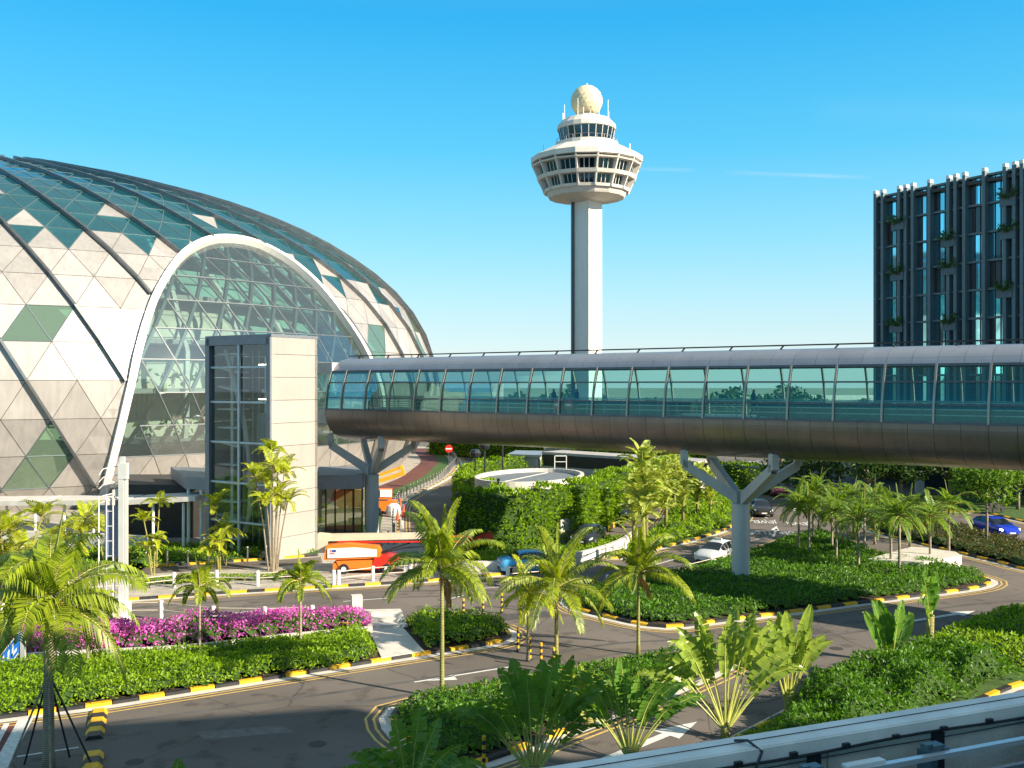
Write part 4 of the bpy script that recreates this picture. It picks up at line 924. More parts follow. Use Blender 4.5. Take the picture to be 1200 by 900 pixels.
b = MB(); b.tube([GW(s_, .215, zt-.135+.003*math.sin(s_*4)) for s_ in np.arange(s0, s1, .4)], .004, 5); b.build('thin_cable', m_dark, gw)
for s_ in np.arange(s0+.2, 8, .42): b = MB(); b.box(GW(s_, .235, zt-.068), (.05, .035, .025), rz=.4); b.build('cable_clip', m_dark, gw)
for s_ in (1.0, 3.9): b = MB(); b.tube([GW(s_, .08, zt+.012), GW(s_+.05, .15, zt+.03), GW(s_+.1, .235, zt-.02), GW(s_+.04, .25, zt-.12)], .009, 6); b.build('cable_loop', m_dark, gw)
b = MB(); b.tube([GW(s0, .10, zt+.004), GW(s1, .10, zt+.004)], .003, 5); b.build('cap_wire', m_dark, gw)
b = MB(); gbox(b, s0, s1, .48, .525, zt-.135, zt-.103); b.build('power_rail', mat('rail_alu', (.72, .74, .76), .35, .5), gw)
b = MB(); gbox(b, s0, s1, .52, .56, zt-.28, zt-.25); b.build('lower_power_rail', mat('rail_alu2', (.5, .52, .55), .35, .6), gw)
for s_ in np.arange(-4.63, 12, .98):
    b = MB(); gbox(b, s_, s_+.13, .40, .479, zt-.12, zt-.065); gbox(b, s_+.03, s_+.09, .34, .46, zt-.26, zt-.12); gbox(b, s_-.02, s_+.03, .44, .479, zt-.09, zt-.05); gbox(b, s_+.10, s_+.17, .42, .479, zt-.15, zt-.09); b.build('rail_insulator', mat('insulator', (.10, .17, .20), .5, .3), gw)
b = MB(); gbox(b, 1.55, 1.85, .44, .50, zt-.102, zt-.085); b.build('rail_joint', m_white, gw)
b = MB(); gbox(b, s0, s1, .66, .80, zt-.26, zt-.20); gbox(b, s0, s1, .70, .73, zt-.42, zt-.26); gbox(b, s0, s1, .66, .80, zt-.46, zt-.42); b.build('guide_beam', mat('guide_beam', (.06, .065, .07), .45, .7), gw)
b = MB(); gbox(b, s0, s1, .80, .95, zt-.33, zt-.30); b.build('guide_flange', mat('rusty_rail', (.12, .05, .025), .7), gw)
b = MB(); gbox(b, s0, s1, .1, 5.5, zt-1.6, zt-1.301); b.build('track_slab', mat('track_slab', (.05, .05, .05), .85), gw)
b = MB(); gbox(b, s0, s1, 1.9, 2.5, zt-1.3, zt-1.05); b.build('running_surface', m_conc, gw)
for k, s_ in enumerate((-3, 12, 27)):
    b = MB(); c = GW(s_, 2.5, 0); b.lathe([(.8, 0), (.8, 7.6), (1.6, 8.6)], c, 20); b.build('pier', m_conc, gw)
# ================= PLANTS =================
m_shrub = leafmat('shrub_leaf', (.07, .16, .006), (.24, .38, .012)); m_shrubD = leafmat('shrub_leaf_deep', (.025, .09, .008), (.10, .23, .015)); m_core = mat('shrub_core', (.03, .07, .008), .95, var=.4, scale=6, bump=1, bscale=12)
m_brownleaf = leafmat('brown_leaf', (.03, .035, .012), (.09, .09, .03))
m_flow = leafmat('magenta_flower', (.40, .02, .40), (.78, .20, .74), .35)
m_palm = leafmat('palm_leaf', (.04, .10, .008), (.28, .35, .02), .28, .4); m_areca = leafmat('areca_leaf', (.10, .20, .008), (.44, .48, .02), .35, .4)
m_palmD = leafmat('palm_leaf_deep', (.03, .09, .012), (.18, .30, .03), .35, .4)
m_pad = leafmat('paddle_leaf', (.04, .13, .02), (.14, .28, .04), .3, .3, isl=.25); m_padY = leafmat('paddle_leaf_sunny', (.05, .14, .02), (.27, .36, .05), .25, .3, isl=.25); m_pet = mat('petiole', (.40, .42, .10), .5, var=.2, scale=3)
def bumps(x, y, s=1.0, seed=0):
    return (np.sin(x*1.7*s+seed)+np.sin(y*2.1*s+seed*2)+np.sin((x+y)*1.1*s+3*seed)+.7*np.sin(x*4.3*s-y*3.1*s)+.6*np.sin(y*5.9*s+x*1.3*s))/4.3
def cover(poly, h, dens, size, mats, label, cat, name='ground_cover', amp=.25, seed=1, kind='stuff', base=.1, frac2=0, taper=.5, clip=None):
    xs = [p[0] for p in poly]; ys = [p[1] for p in poly]; A = abs(area(poly)); bx = (max(xs)-min(xs))*(max(ys)-min(ys))
    n = int(dens*bx); x = min(xs)+rng.random(n)*(max(xs)-min(xs)); y = min(ys)+rng.random(n)*(max(ys)-min(ys)); k = inpoly(x, y, poly)
    if clip is not None: k &= ~inpoly(x, y, clip)
    x, y = x[k], y[k]
    def ed(x, y):
        d = np.full(len(x), 9.)
        for i in range(len(poly)):
            ax, ay = poly[i][0], poly[i][1]; bx_, by = poly[(i+1) % len(poly)][0], poly[(i+1) % len(poly)][1]; L2 = (bx_-ax)**2+(by-ay)**2+1e-9
            t = np.clip(((x-ax)*(bx_-ax)+(y-ay)*(by-ay))/L2, 0, 1); d = np.minimum(d, np.hypot(x-ax-t*(bx_-ax), y-ay-t*(by-ay)))
        return d
    hf = lambda x, y: base+(h*(1+amp*bumps(x, y, 1, seed)*1.6))*np.clip(ed(x, y)/taper, .25, 1)**.6
    H = hf(x, y); z = H-np.abs(rng.normal(size=len(x)))*h*.16+rng.random(len(x))*.08
    mb = MB(); C_ = np.stack([x, y, z], 1)
    if frac2:
        s = (rng.random(len(x))+.5*bumps(x, y, .7, seed+4)) < frac2; mb.arr(leafcards(C_[~s], size, up=.7), 4, 0); mb.arr(leafcards(C_[s]+[0, 0, .05], size*.9, up=.7), 4, 2)
    else: mb.arr(leafcards(C_, size, up=.7), 4, 0)
    # dark bumpy body under the leaves
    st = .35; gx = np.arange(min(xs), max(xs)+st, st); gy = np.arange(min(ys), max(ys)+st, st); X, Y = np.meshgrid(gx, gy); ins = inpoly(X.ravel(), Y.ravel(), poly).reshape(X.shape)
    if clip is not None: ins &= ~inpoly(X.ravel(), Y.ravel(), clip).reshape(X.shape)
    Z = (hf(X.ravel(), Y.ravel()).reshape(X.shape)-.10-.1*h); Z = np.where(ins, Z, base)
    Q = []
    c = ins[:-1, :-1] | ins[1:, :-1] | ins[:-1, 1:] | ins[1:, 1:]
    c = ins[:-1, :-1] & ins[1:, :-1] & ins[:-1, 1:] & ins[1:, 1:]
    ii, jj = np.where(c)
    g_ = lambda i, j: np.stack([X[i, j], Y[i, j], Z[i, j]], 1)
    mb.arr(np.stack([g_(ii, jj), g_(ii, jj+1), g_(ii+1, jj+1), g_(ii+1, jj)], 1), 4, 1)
    return tag(mb.build(name, mats), label, cat, kind=kind)
flp = [G(-180, 798), G(-60, 789), G(0, 783), G(100, 777), G(200, 768), G(300, 757), G(432, 745), G(436, 733), G(300, 740), G(150, 748), G(0, 758), G(-150, 771)]
flP = [(p.x, p.y) for p in flp]
crossP = [(p.x, p.y) for p in [G(503, 770), G(444, 779), G(434, 754), G(420, 731), G(470, 729)]]
left1 = [(p.x, p.y) for p in [G(-150, 800), G(0, 787), G(100, 778), G(230, 771), G(330, 759), G(432, 746), G(442, 776), G(340, 793), G(220, 812), G(110, 829), G(8, 842), G(-150, 862)]]
cover(left1, .55, 210, .15, [m_shrub, m_core], 'bright green low shrubs filling the island in front of the magenta flowers', 'shrubs', name='shrub_bed', amp=.32, seed=1)
right1 = [(p.x, p.y) for p in [G(473, 733), G(500, 733), G(562, 735), G(596, 742), G(598, 747), G(572, 755), G(500, 767)]]
cover(right1, .75, 120, .17, [m_shrub, m_core], 'rounded bright green shrubs right of the pale concrete crossing', 'shrubs', name='shrub_bed', amp=.3, seed=2)
cover(flP, .98, 200, .16, [m_shrubD, m_core, m_flow], 'magenta flowering hedge in front of the white posts and rails', 'flower hedge', name='flower_hedge', amp=.22, seed=3, frac2=.85, taper=.5)
cover(I2, .50, 80, .20, [m_shrubD, m_core], 'deep green shrubs around the branching column on the pillar island', 'shrubs', name='shrub_bed', amp=.3, seed=4)
cover(I4, .55, 120, .18, [m_shrubD, m_core], 'dark green shrubs of the near central island below the tall palms', 'shrubs', name='shrub_bed', amp=.35, seed=5)
I5b = [(p.x, p.y) for p in [G(930, 842), G(965, 817), G(1010, 797), G(1090, 778), G(1165, 790), G(1200, 800), G(1165, 812), G(1110, 838), G(1050, 868), G(960, 905), G(900, 900)]]
cover(I5b, 1.15, 200, .18, [m_shrubD, m_core], 'leafy green bushes beside the raised guideway', 'bushes', name='shrub_bed', amp=.35, seed=6, base=.2)
I5c = [(p.x, p.y) for p in [G(1062, 768), G(1120, 743), G(1160, 727), G(1215, 717), G(1320, 718), G(1340, 755), G(1205, 792), G(1165, 786), G(1090, 776)]]
cover(I5c, .6, 85, .2, [m_shrub, m_core], 'sunlit low shrubs on the right hand island beyond the leafy bushes', 'shrubs', name='shrub_bed', amp=.25, seed=7)
I5d = [(p.x, p.y) for p in [G(845, 876), G(925, 838), G(960, 818), G(985, 806), G(935, 842), G(905, 880), G(870, 890)]]
cover(I5d, .12, 130, .13, [m_shrub, m_core], 'short grass at the tip of the right hand island below the fan palms', 'grass', name='grass', amp=.2, seed=8, base=.1)
cover(I3, .55, 40, .24, [m_brownleaf, m_core], 'brownish ground cover between the two roads on the right', 'ground cover', amp=.25, seed=9)
cover(I7, .7, 45, .28, [m_shrub, m_core], 'sunlit rounded shrubs left of the road behind the white taxi', 'shrubs', name='shrub_bed', amp=.5, seed=10, taper=1.0)
lawnp = [(p.x, p.y) for p in [G(125, 666), G(300, 656), G(370, 651), G(376, 646), G(340, 641), G(150, 641), G(105, 650)]]
cover(lawnp, .18, 55, .2, [m_shrub, m_core], 'bright lawn with grey bollards in front of the lift tower', 'grass', name='grass', amp=.3, seed=11, base=.18)
hs_ = [(p.x, p.y) for p in [G(150, 690), G(376, 680), G(376, 676), G(150, 685)]]
cover(hs_, .28, 130, .16, [m_shrub, m_core], 'narrow low green strip behind the rails of the far footway', 'hedge', name='low_hedge', amp=.2, seed=12, base=.12, taper=.2)
cover([(-24, 64.5), (-70, 62), (-70, 68), (-24, 69)], .9, 40, .3, [m_shrub, m_core], 'yellow green undergrowth at the feet of the palms on the far left', 'undergrowth', name='undergrowth', amp=.5, seed=13, base=.1)
def greenwall(name, path, w, h, label, m=None, dens=55, size=.32, hv=None):
    """clipped green wall: body plus leaves on every face"""
    path = resample(smoothpath([Vector(p) for p in path], 6), .8); a = offs(path, -w/2); c = offs(path, w/2); mb = MB()
    hh = lambda i: (h if hv is None else hv[0]+(hv[1]-hv[0])*i/(len(path)-1))+.18*math.sin(i*.9)+.1*math.sin(i*2.3)
    for i in range(len(path)-1):
        p = [c[i], c[i+1], a[i+1], a[i]]; mb.hexa([Vector((q.x, q.y, 0)) for q in p]+[Vector((q.x, q.y, hh(i+(1 if k in (1, 2) else 0))-.05)) for k, q in enumerate(p)], 1)
    n = int(dens*len(path)*.8*(h*2+w)); s = rng.random(n)*(len(path)-1.001); ii = s.astype(int); f = s-ii; face = rng.random(n)*(2*h+w)
    A = np.array([list(p) for p in a]); C_ = np.array([list(p) for p in c]); pa = A[ii]*(1-f)[:, None]+A[ii+1]*f[:, None]; pc = C_[ii]*(1-f)[:, None]+C_[ii+1]*f[:, None]
    H = np.array([hh(i) for i in range(len(path))])[ii]; t = np.clip((face-h)/w, 0, 1); pos = pa*(1-t)[:, None]+pc*t[:, None]
    pos[:, 2] = np.where(face < h, H*face/h, np.where(face > h+w, H*(face-h-w)/h, H)); d = (pc-pa)/w; nn = np.where((face < h)[:, None], -d, np.where((face > h+w)[:, None], d, [[0, 0, 1.]]))
    bulge = .16*np.sin(s*1.3+pos[:, 2]*1.9)+.12*np.sin(s*2.9-pos[:, 2]*1.1); pos += nn*(bulge+.05+rng.random(n)*.15)[:, None]
    mb.arr(leafcards(pos, size, N=nn, up=.1), 4, 0); return tag(mb.build(name, [m or m_shrub, m_core]), label, 'hedge')
greenwall('green_wall', [(-3.9, 75.5, 0), (-1.5, 74.6, 0), (1.0, 75.6, 0), (4.2, 79, 0), (6.9, 84, 0), (9.6, 90.5, 0), (12.5, 97, 0), (16, 105, 0), (19.5, 112, 0)], 1.8, 4.1, 'tall green creeper covered wall in front of the round drum roof')
greenwall('green_wall', [(-3.6, 76.5, 0), (-1.9, 80, 0), (-1.2, 84.5, 0), (-2.6, 89.5, 0), (-4.3, 94.5, 0), (-4.9, 101, 0), (-4.2, 108, 0), (-2.4, 114, 0), (1, 119, 0)], 1.3, 3.4, 'green creeper hedge curving along the back road left of the drum roof', dens=35)
greenwall('green_wall', [(20, 118, 0), (26, 113, 0), (30, 112, 0)], 2.2, 3.0, 'short hedge at the far right end of the creeper wall', dens=20, size=.4)
greenwall('green_wall', [(-14, 175, 0), (-5, 166, 0), (4, 158, 0), (10, 150, 0)], 2.0, 3.4, 'distant hedge on the wall beyond the back road', dens=14, size=.6)
greenwall('green_wall', [(1.5, 122, 0), (8, 132, 0), (16, 134, 0)], 2.0, 2.2, 'hedge in front of the low service buildings under the bridge', dens=18, size=.5)
greenwall('green_wall', [(8, 128, 0), (16, 124, 0), (24, 118, 0)], 2.0, 4.3, 'hedge on the crest above the dark louvred wall', dens=18, size=.5)
# ---- palms
def frondmesh(mb, base, az, el, L, droop, nl=26, ll=.75, lw=.06, mi=0, mr=1, hang=.5, r=random):
    d0 = Vector((math.cos(az)*math.cos(el), math.sin(az)*math.cos(el), math.sin(el))); side = Vector((-math.sin(az), math.cos(az), 0)); pts = []; p = Vector(base); d = d0.copy(); n = 14
    twist = r.uniform(-.35, .35)
    for i in range(n+1):
        pts.append((p.copy(), d.copy())); p = p+d*(L/n); d = (d+Vector((0, 0, -droop/n*(1+1.2*i/n)))).normalized()
    mb.tube([q for q, _ in pts[::2]], [.035*(1-i/(n/2+1))+.006 for i in range(len(pts[::2]))], 4, mr, cap=False)
    Q = []
    for k in range(nl):
        t = .10+.90*(k+.5)/nl; i = min(n-1, int(t*n)); f = t*n-i; q = pts[i][0].lerp(pts[i+1][0], f); d = pts[i][1]
        env = math.sin(min(1, t*1.25+.18)*PI*.86)**.7 if t < .8 else max(.22, 1-(t-.55)*1.6)
        for sg in (-1, 1):
            l = ll*env*r.uniform(.85, 1.12); up = side.cross(d)*(-1); 
            dr = (side*sg*.95+d*(.45+.5*t)+up*(.25+twist*sg)*(1 if hang < .6 else .3)).normalized(); m = q+dr*l*.55; tip = m+(dr*(.45)+Vector((0, 0, -hang)))*l*.6
            wv = d*lw
            mb.add([q, q+wv*.7, m+wv, tip, m-wv], [(0, 1, 2, 4), (2, 3, 4)], mi)
def palmtree(name, h, L, nf, label, cat='palm tree', group=None, leaf=None, trunk=None, r0=.11, r1=.08, seed=0, ll=.75, hang=.5, lean=(0, 0), elr=(-.2, 1.35), spear=True, droop=1.5, nl=26, loc=(0, 0, 0), lw=.05, shaft=True):
    r = random.Random(seed); root = thing(name, loc, label, cat, group); top = Vector((lean[0], lean[1], h))
    b = MB(); b.tube([Vector((lean[0]*t*t, lean[1]*t*t, h*t)) for t in (0, .15, .4, .7, 1)], [r0*1.35, r0*1.05, r0, (r0+r1)/2, r1], 10); b.build('trunk', trunk or m_bark, root, smooth=True, local=True)
    b = MB()
    if shaft: b.tube([top-Vector((0, 0, .05)), top+Vector((0, 0, .45)), top+Vector((0, 0, .75))], [r1*1.15, r1*.95, r1*.5], 8, 2)
    for i in range(nf):
        az = 2*PI*i/nf*1.0+r.uniform(-.3, .3)+(i % 2)*.4; el = elr[0]+(elr[1]-elr[0])*(((i*7) % nf)/nf)+r.uniform(-.12, .12)
        frondmesh(b, top+Vector((0, 0, .45)), az, el, L*r.uniform(.8, 1.1), droop*r.uniform(.7, 1.2), nl, ll, lw, 0, 1, hang, r)
    for q_ in range(1 if seed % 3 == 0 else 0): frondmesh(b, top+Vector((0, 0, .3)), r.uniform(0, 6.28), r.uniform(-.9, -.5), L*.5, .9, nl, ll*.5, lw*.8, 3, 3, .6, r)
    if spear: frondmesh(b, top+Vector((0, 0, .6)), r.uniform(0, 6), 1.45, L*.8, .35, nl, ll*.3, lw, 0, 1, .1, r)
    b.build('crown', [leaf or m_palm, m_barkY, m_shaftm, m_dead], root, local=True); return root
m_dead = leafmat('dead_leaf', (.16, .09, .03), (.34, .22, .09), .2)
m_shaftm = mat('crownshaft', (.32, .22, .06), .6, var=.3)
def H(px, py, Y): return EYE-(py-450)/F*Y
fpl = 'feather palms planted in the islands'
specs = [ # px base, py base, crown py, L, nf, label
 (57, 905, 715, 3.7, 20, 'large drooping feather palm at the left edge, trunk held by splayed prop poles', 1.15, .85, .17),
 (103, 795, 712, 1.5, 12, 'small feather palm between flowers and shrubs with orange brown crown shaft, second from left', .55, .6, .07),
 (234, 774, 692, 1.75, 13, 'slim young palm in front of the mast, third feather palm from the left', .55, .45, .06),
 (352, 763, 684, 1.7, 13, 'slim young palm in front of the orange lift truck near the magenta hedge end', .6, .5, .07),
 (518, 818, 672, 3.2, 20, 'tall palm with huge drooping fronds standing at the tip of the near central island', .9, .6, .09),
 (619, 775, 700, 2.0, 11, 'palm with pale trunk and low yellowish crown right of the tallest central palm', .6, .6, .08),
 (652, 771, 692, 3.5, 18, 'broad crowned palm with yellow trunk in the road centre, right of the pale trunked palm', .85, .6, .09),
 (748, 767, 675, 3.0, 17, 'tall thin trunked palm in front of the silvery tree clump, left of the fan palms', .75, .55, .08)]
for i, (px, py, cy, L, nf, lab, ll, hg, r0) in enumerate(specs):
    g0 = G(px, py); h = H(px, cy, g0.y)
    po_ = palmtree('palm_tree', h-.35, L, nf, lab, group=None, seed=20+i, loc=g0, ll=ll, hang=hg, r0=r0, r1=r0*.75, droop=1.5 if i not in (4, 6, 7) else 1.25, leaf=m_palm if i != 5 else m_areca, trunk=m_barkY if i in (4, 6, 7) else m_barkW, nl=36 if i in (0, 4, 6, 7) else 26, elr=(-.15, 1.4) if i not in (4, 6, 7) else (.0, 1.5), lw=.045 if i else .05)
    if i == 0:
        for a in (.4, 1.5, 2.6, 3.7, 5.2):
            b = MB(); b.tube([g0+Vector((math.cos(a)*.12, math.sin(a)*.12, 2.9)), g0+Vector((math.cos(a)*1.3, math.sin(a)*1.3, 0))], .035, 6); b.build('prop_pole', m_dark if a < 3 else m_bark, po_)
# yellow-green areca clumps on the far left and by the lift tower
def areca(loc, h, n, label, seed, spread=.7, L=1.3, leaf=None, group=None, name='areca_palm', tr=None, stems=None):
    r = random.Random(seed); root = thing(name, loc, label, 'palm', group)
    for k in range(n):
        a = r.uniform(0, 6.28); q = r.uniform(.1, spread); hh = h*r.uniform(.55, 1.0) if k else h; x, y = q*math.cos(a), q*math.sin(a)
        b = MB(); top = Vector((x*2.0, y*2.0, hh)); b.tube([Vector((x*.5, y*.5, 0)), Vector((x*1.1, y*1.1, hh*.5)), top], [.065, .05, .04], 6); b.build('stem', tr or m_barkY, root, local=True)
        b = MB()
        for i in range(8): frondmesh(b, top, i*.8+r.uniform(0, .5), r.uniform(.15, 1.3), L*r.uniform(.75, 1.1), 1.1, 15, L*.36, .055, 0, 1, .2, r)
        b.build('crown', [leaf or m_areca, m_barkY], root, local=True)
    return root
areca(G(12, 712), 4.9, 7, 'dense yellow green palm clump at the far left edge in front of the dome', 1, 1.0, 2.0)
areca(G(72, 690), 4.3, 5, 'yellow green palm clump behind the large drooping palm', 2, .9, 1.9)
areca(G(182, 668), 4.4, 2, 'pair of slender yellow palms in front of the walkway, right of the mast', 3, .5, 1.35)
areca(G(180, 676), 2.4, 2, 'low yellow palm below the slender pair right of the mast', 4, .4, 1.2)
areca(G(265, 664), 4.2, 3, 'yellow palms in front of the glazed face of the lift tower', 5, .5, 1.5)
areca(G(258, 672), 2.2, 3, 'low bushy yellow palm at the foot of the lift tower palms', 6, .5, 1.3)
areca(G(320, 671), 8.0, 10, 'tall multi stemmed palm clump with bare white canes in front of the lift tower', 7, 1.0, 1.6, tr=m_barkW)
areca(G(128, 672), 3.0, 3, 'low palm clump behind the mast in front of the pale wall', 17, .5, 1.2)
# traveller palms: a flat fan of long petioles with torn paddle leaves
def paddle(mb, base, d, side, L, w, r, mi=0, droop=.5, torn=.7, fold=.25):
    n = 12; p = Vector(base); d = Vector(d); pts = []
    for i in range(n+1): pts.append((p.copy(), d.copy())); p = p+d*(L/n); d = (d+Vector((0, 0, -droop/n*(1+i/n*1.5)))+side*0).normalized()
    for sg in (-1, 1):
        for i in range(n):
            t0, t1 = i/n, (i+1)/n; gap = r.uniform(.05, .45)*torn if r.random() < torn*.6 else 0; tilt = r.uniform(-.55, .45)*torn+(-fold)
            f = lambda t: w*max(0, math.sin(PI*min(1, (t*.93+.06))))**.55
            q0, e0 = pts[i]; q1, e1 = pts[i+1]; up = side.cross(e0).normalized()
            s0 = (side*sg*math.cos(tilt)+up*math.sin(tilt)-e0*-.18); a = q0+s0*f(t0+gap/2); c = q1.lerp(q0, gap*1.3)+s0*f(t1-gap/2)
            m0 = q0.lerp(a, .5)+up*.03; m1 = q1.lerp(c, .5)+up*.03
            mb.add([q0, m0, a, c, m1, q1.lerp(q0, gap*.3)], [(0, 1, 4, 5), (1, 2, 3, 4)], mi)
    mb.tube([q for q, _ in pts[::3]], [.03, .022, .015, .01, .005][:len(pts[::3])], 4, 1, cap=False)
def traveller(loc, h0, pl, L, n, spread, w, label, seed, az=0, leaf=None, trunk_r=.16, name='traveller_palm', group=None, droop=.5, torn=.75, stagger=.3):
    r = random.Random(seed); root = thing(name, loc, label, 'palm', group); ax = Vector((math.cos(az), math.sin(az), 0)); nrm = Vector((-ax.y, ax.x, 0))
    b = MB(); b.tube([Vector((0, 0, 0)), Vector((0, 0, max(.3, h0*.6))), Vector((0, 0, max(.5, h0)))], [trunk_r*1.2, trunk_r, trunk_r*1.1], 10); b.build('stem', m_barkY, root, local=True, smooth=True)
    pb, lb = MB(), MB()
    for i in range(n):
        f = (i+.5)/n*2-1; a = f*spread+r.uniform(-.05, .05); l = pl*(1-.18*abs(f))*r.uniform(.72, 1.12)
        s0 = Vector((0, 0, h0*.8))+ax*f*trunk_r*.9; d = (ax*math.sin(a)+Vector((0, 0, math.cos(a)))+nrm*r.uniform(-stagger, stagger)*.35).normalized(); e = s0+d*l+ax*0
        mid = s0.lerp(e, .5)+Vector((0, 0, .04)); pb.tube([s0, mid, e], [.055, .035, .025], 6)
        tw_ = r.uniform(-.85, .85); side = (nrm*math.sin(tw_)*.8+d.cross(nrm)*math.cos(tw_)).normalized(); side = (side-d*side.dot(d)).normalized()
        paddle(lb, e-d*.05, d, side, L*r.uniform(.8, 1.1), w*r.uniform(.85, 1.1), r, 0, droop*r.uniform(.5, 1.6)+abs(f)*.5, torn)
    pb.build('leaf_stalks', m_pet, root, local=True); lb.build('leaf_fan', [leaf or m_pad, m_pet], root, local=True); return root
traveller(G(850, 866), .5, 2.3, 2.1, 16, .8, .31, 'largest sunlit fan palm with spread yellow stalks at the tip of the right island', 1, az=.1, leaf=m_padY, droop=.45, torn=.9)
traveller(G(924, 843), .9, 1.7, 1.8, 11, .45, .30, 'medium fan palm with yellow stem just right of the large sunlit fan palm', 2, az=.25, leaf=m_padY, droop=.35, torn=.4)
traveller(G(1043, 797), .6, 1.2, 1.9, 8, .32, .36, 'small upright fan palm with a yellow stem among the shrubs of the right island', 3, az=.2, droop=.3, torn=.4)
traveller(G(1090, 782), 2.3, .7, 2.1, 7, .45, .38, 'banana like plant with tall bare stem right of the small upright fan palm', 4, az=.8, leaf=m_pad)
traveller(G(738, 893), .3, 1.65, 1.65, 13, .7, .29, 'shaded fan palm between the central island and the guideway', 5, az=-.15, leaf=m_pad)
traveller(G(625, 915), .3, 2.0, 1.9, 16, .75, .31, 'big dark banana leaved fan palm at the bottom centre', 6, az=.1, leaf=m_pad)
traveller(G(690, 850), .3, .9, 1.4, 10, .9, .22, 'low arching leafy plant between the two shaded fan palms', 8, az=.5, leaf=m_padY, torn=.9)
traveller(P(492, 955, 29.5)*Vector((1, 1, 0)) if False else Vector((-3.0, 28.5, 0)), .3, 1.1, 1.8, 8, .85, .33, 'banana leaves rising at the bottom edge left of the big dark fan palm', 7, az=.3)
traveller(Vector((-9.3, 27.0, 0)), .2, .9, 1.2, 5, .5, .26, 'tips of banana leaves at the bottom edge left of centre', 9, az=.2)
# slender heads behind the road: tall clump of silvery leaved trees
sg = 'tall silvery leaved trees beside the taxi road'
m_sil = leafmat('silver_leaf', (.12, .20, .02), (.52, .58, .16), .3, .4)
tl = ['tallest silvery leaved tree of the roadside clump, nearest the creeper wall', 'silvery leaved tree second from the left in the roadside clump', 'silvery leaved tree in the middle of the roadside clump', 'silvery leaved tree with bare yellow trunk behind the left branch of the column', 'rightmost silvery leaved tree of the roadside clump with bare yellow trunk', 'silvery leaved tree at the back of the roadside clump', 'short silvery leaved tree in front of the roadside clump', 'tall silvery leaved tree on a thin bare trunk directly behind the tall thin trunked palm']
for i, (px, py, ty) in enumerate([(757, 640, 542), (780, 628, 545), (800, 622, 548), (817, 612, 552), (832, 614, 556), (790, 600, 540), (742, 642, 575), (753, 702, 545)]):
    g0 = G(px, py); r = random.Random(60+i); h = H(px, ty, g0.y); root = thing('silver_tree', g0, tl[i], 'tree', sg)
    b = MB(); b.tube([(0, 0, 0), (.05, 0, h*.5), (0, 0, h*.9)], [.16, .13, .07], 8); b.build('trunk', m_barkY, root, local=True, smooth=True)
    b = MB(); z = h*(.36 if i < 7 else .60); big = 1.25 if i == 7 else 1
    while z < h:
        for k in range(5 if i < 7 else 8):
            a = r.uniform(0, 6.28); el = r.uniform(.5, 1.35); d = Vector((math.cos(a)*math.cos(el), math.sin(a)*math.cos(el), math.sin(el))); sd = Vector((-math.sin(a), math.cos(a), 0))
            paddle(b, Vector((0, 0, z))+d*.2, d, sd, r.uniform(.9, 1.6)*big, .30, r, 0, .9, .3)
        z += .34
    b.build('crown', [m_sil, m_pet], root, local=True)
# palm grove on the pillar island: protos copied
pg = 'palms of the grove on the pillar island'
protos = [palmtree('grove_palm', 3.4, 2.35, 17, '', 'palm tree', pg, m_palmD, seed=90+i, ll=.62, hang=.4, r0=.09, r1=.07, droop=1.3, nl=22, loc=(0, 0, -50)) for i in range(3)]
snap()
grove = [(936, 652, 586, 'front left palm of the grove right of the column'), (948, 655, 590, 'grove palm just right of the front left one, dark trunk'), (953, 640, 575, 'tall sunlit grove palm left of the road lettering end'), (975, 650, 590, 'grove palm with thin dark trunk left of the pale slab'), (980, 662, 595, 'grove palm beside the left corner of the pale slab'), (987, 645, 583, 'sunlit grove palm behind the left corner of the slab'), (1006, 672, 603, 'grove palm in front of the slab, left one'), (1013, 658, 592, 'grove palm behind the pale slab, left one'), (1025, 638, 580, 'sunlit grove palm behind the slab, near the far kerb'), (1044, 668, 597, 'grove palm with dark trunk before the slab centre'), (1054, 678, 598, 'nearest grove palm, pale trunk in front of the slab'), (1066, 652, 590, 'grove palm behind the right half of the slab'), (1090, 662, 600, 'large leaved grove palm at the right corner of the slab'), (1000, 632, 578, 'background grove palm left of the brown ground cover'), (1112, 655, 588, 'rightmost grove palm beside the far kerb'), (960, 628, 570, 'rear left grove palm by the road lettering')]
for i, (px, py, cy, lab) in enumerate(grove):
    g0 = G(px, py); h = H(px, cy, g0.y); s_ = h/4.2
    lab = lab[0].upper()*0+lab
    if i < 3: o = protos[i]; o.location = g0; o['label'] = lab; o.scale = (1, 1, s_)
    else: o = dup(protos[i % 3], g0, i*1.3, (1, 1, s_), lab, pg)
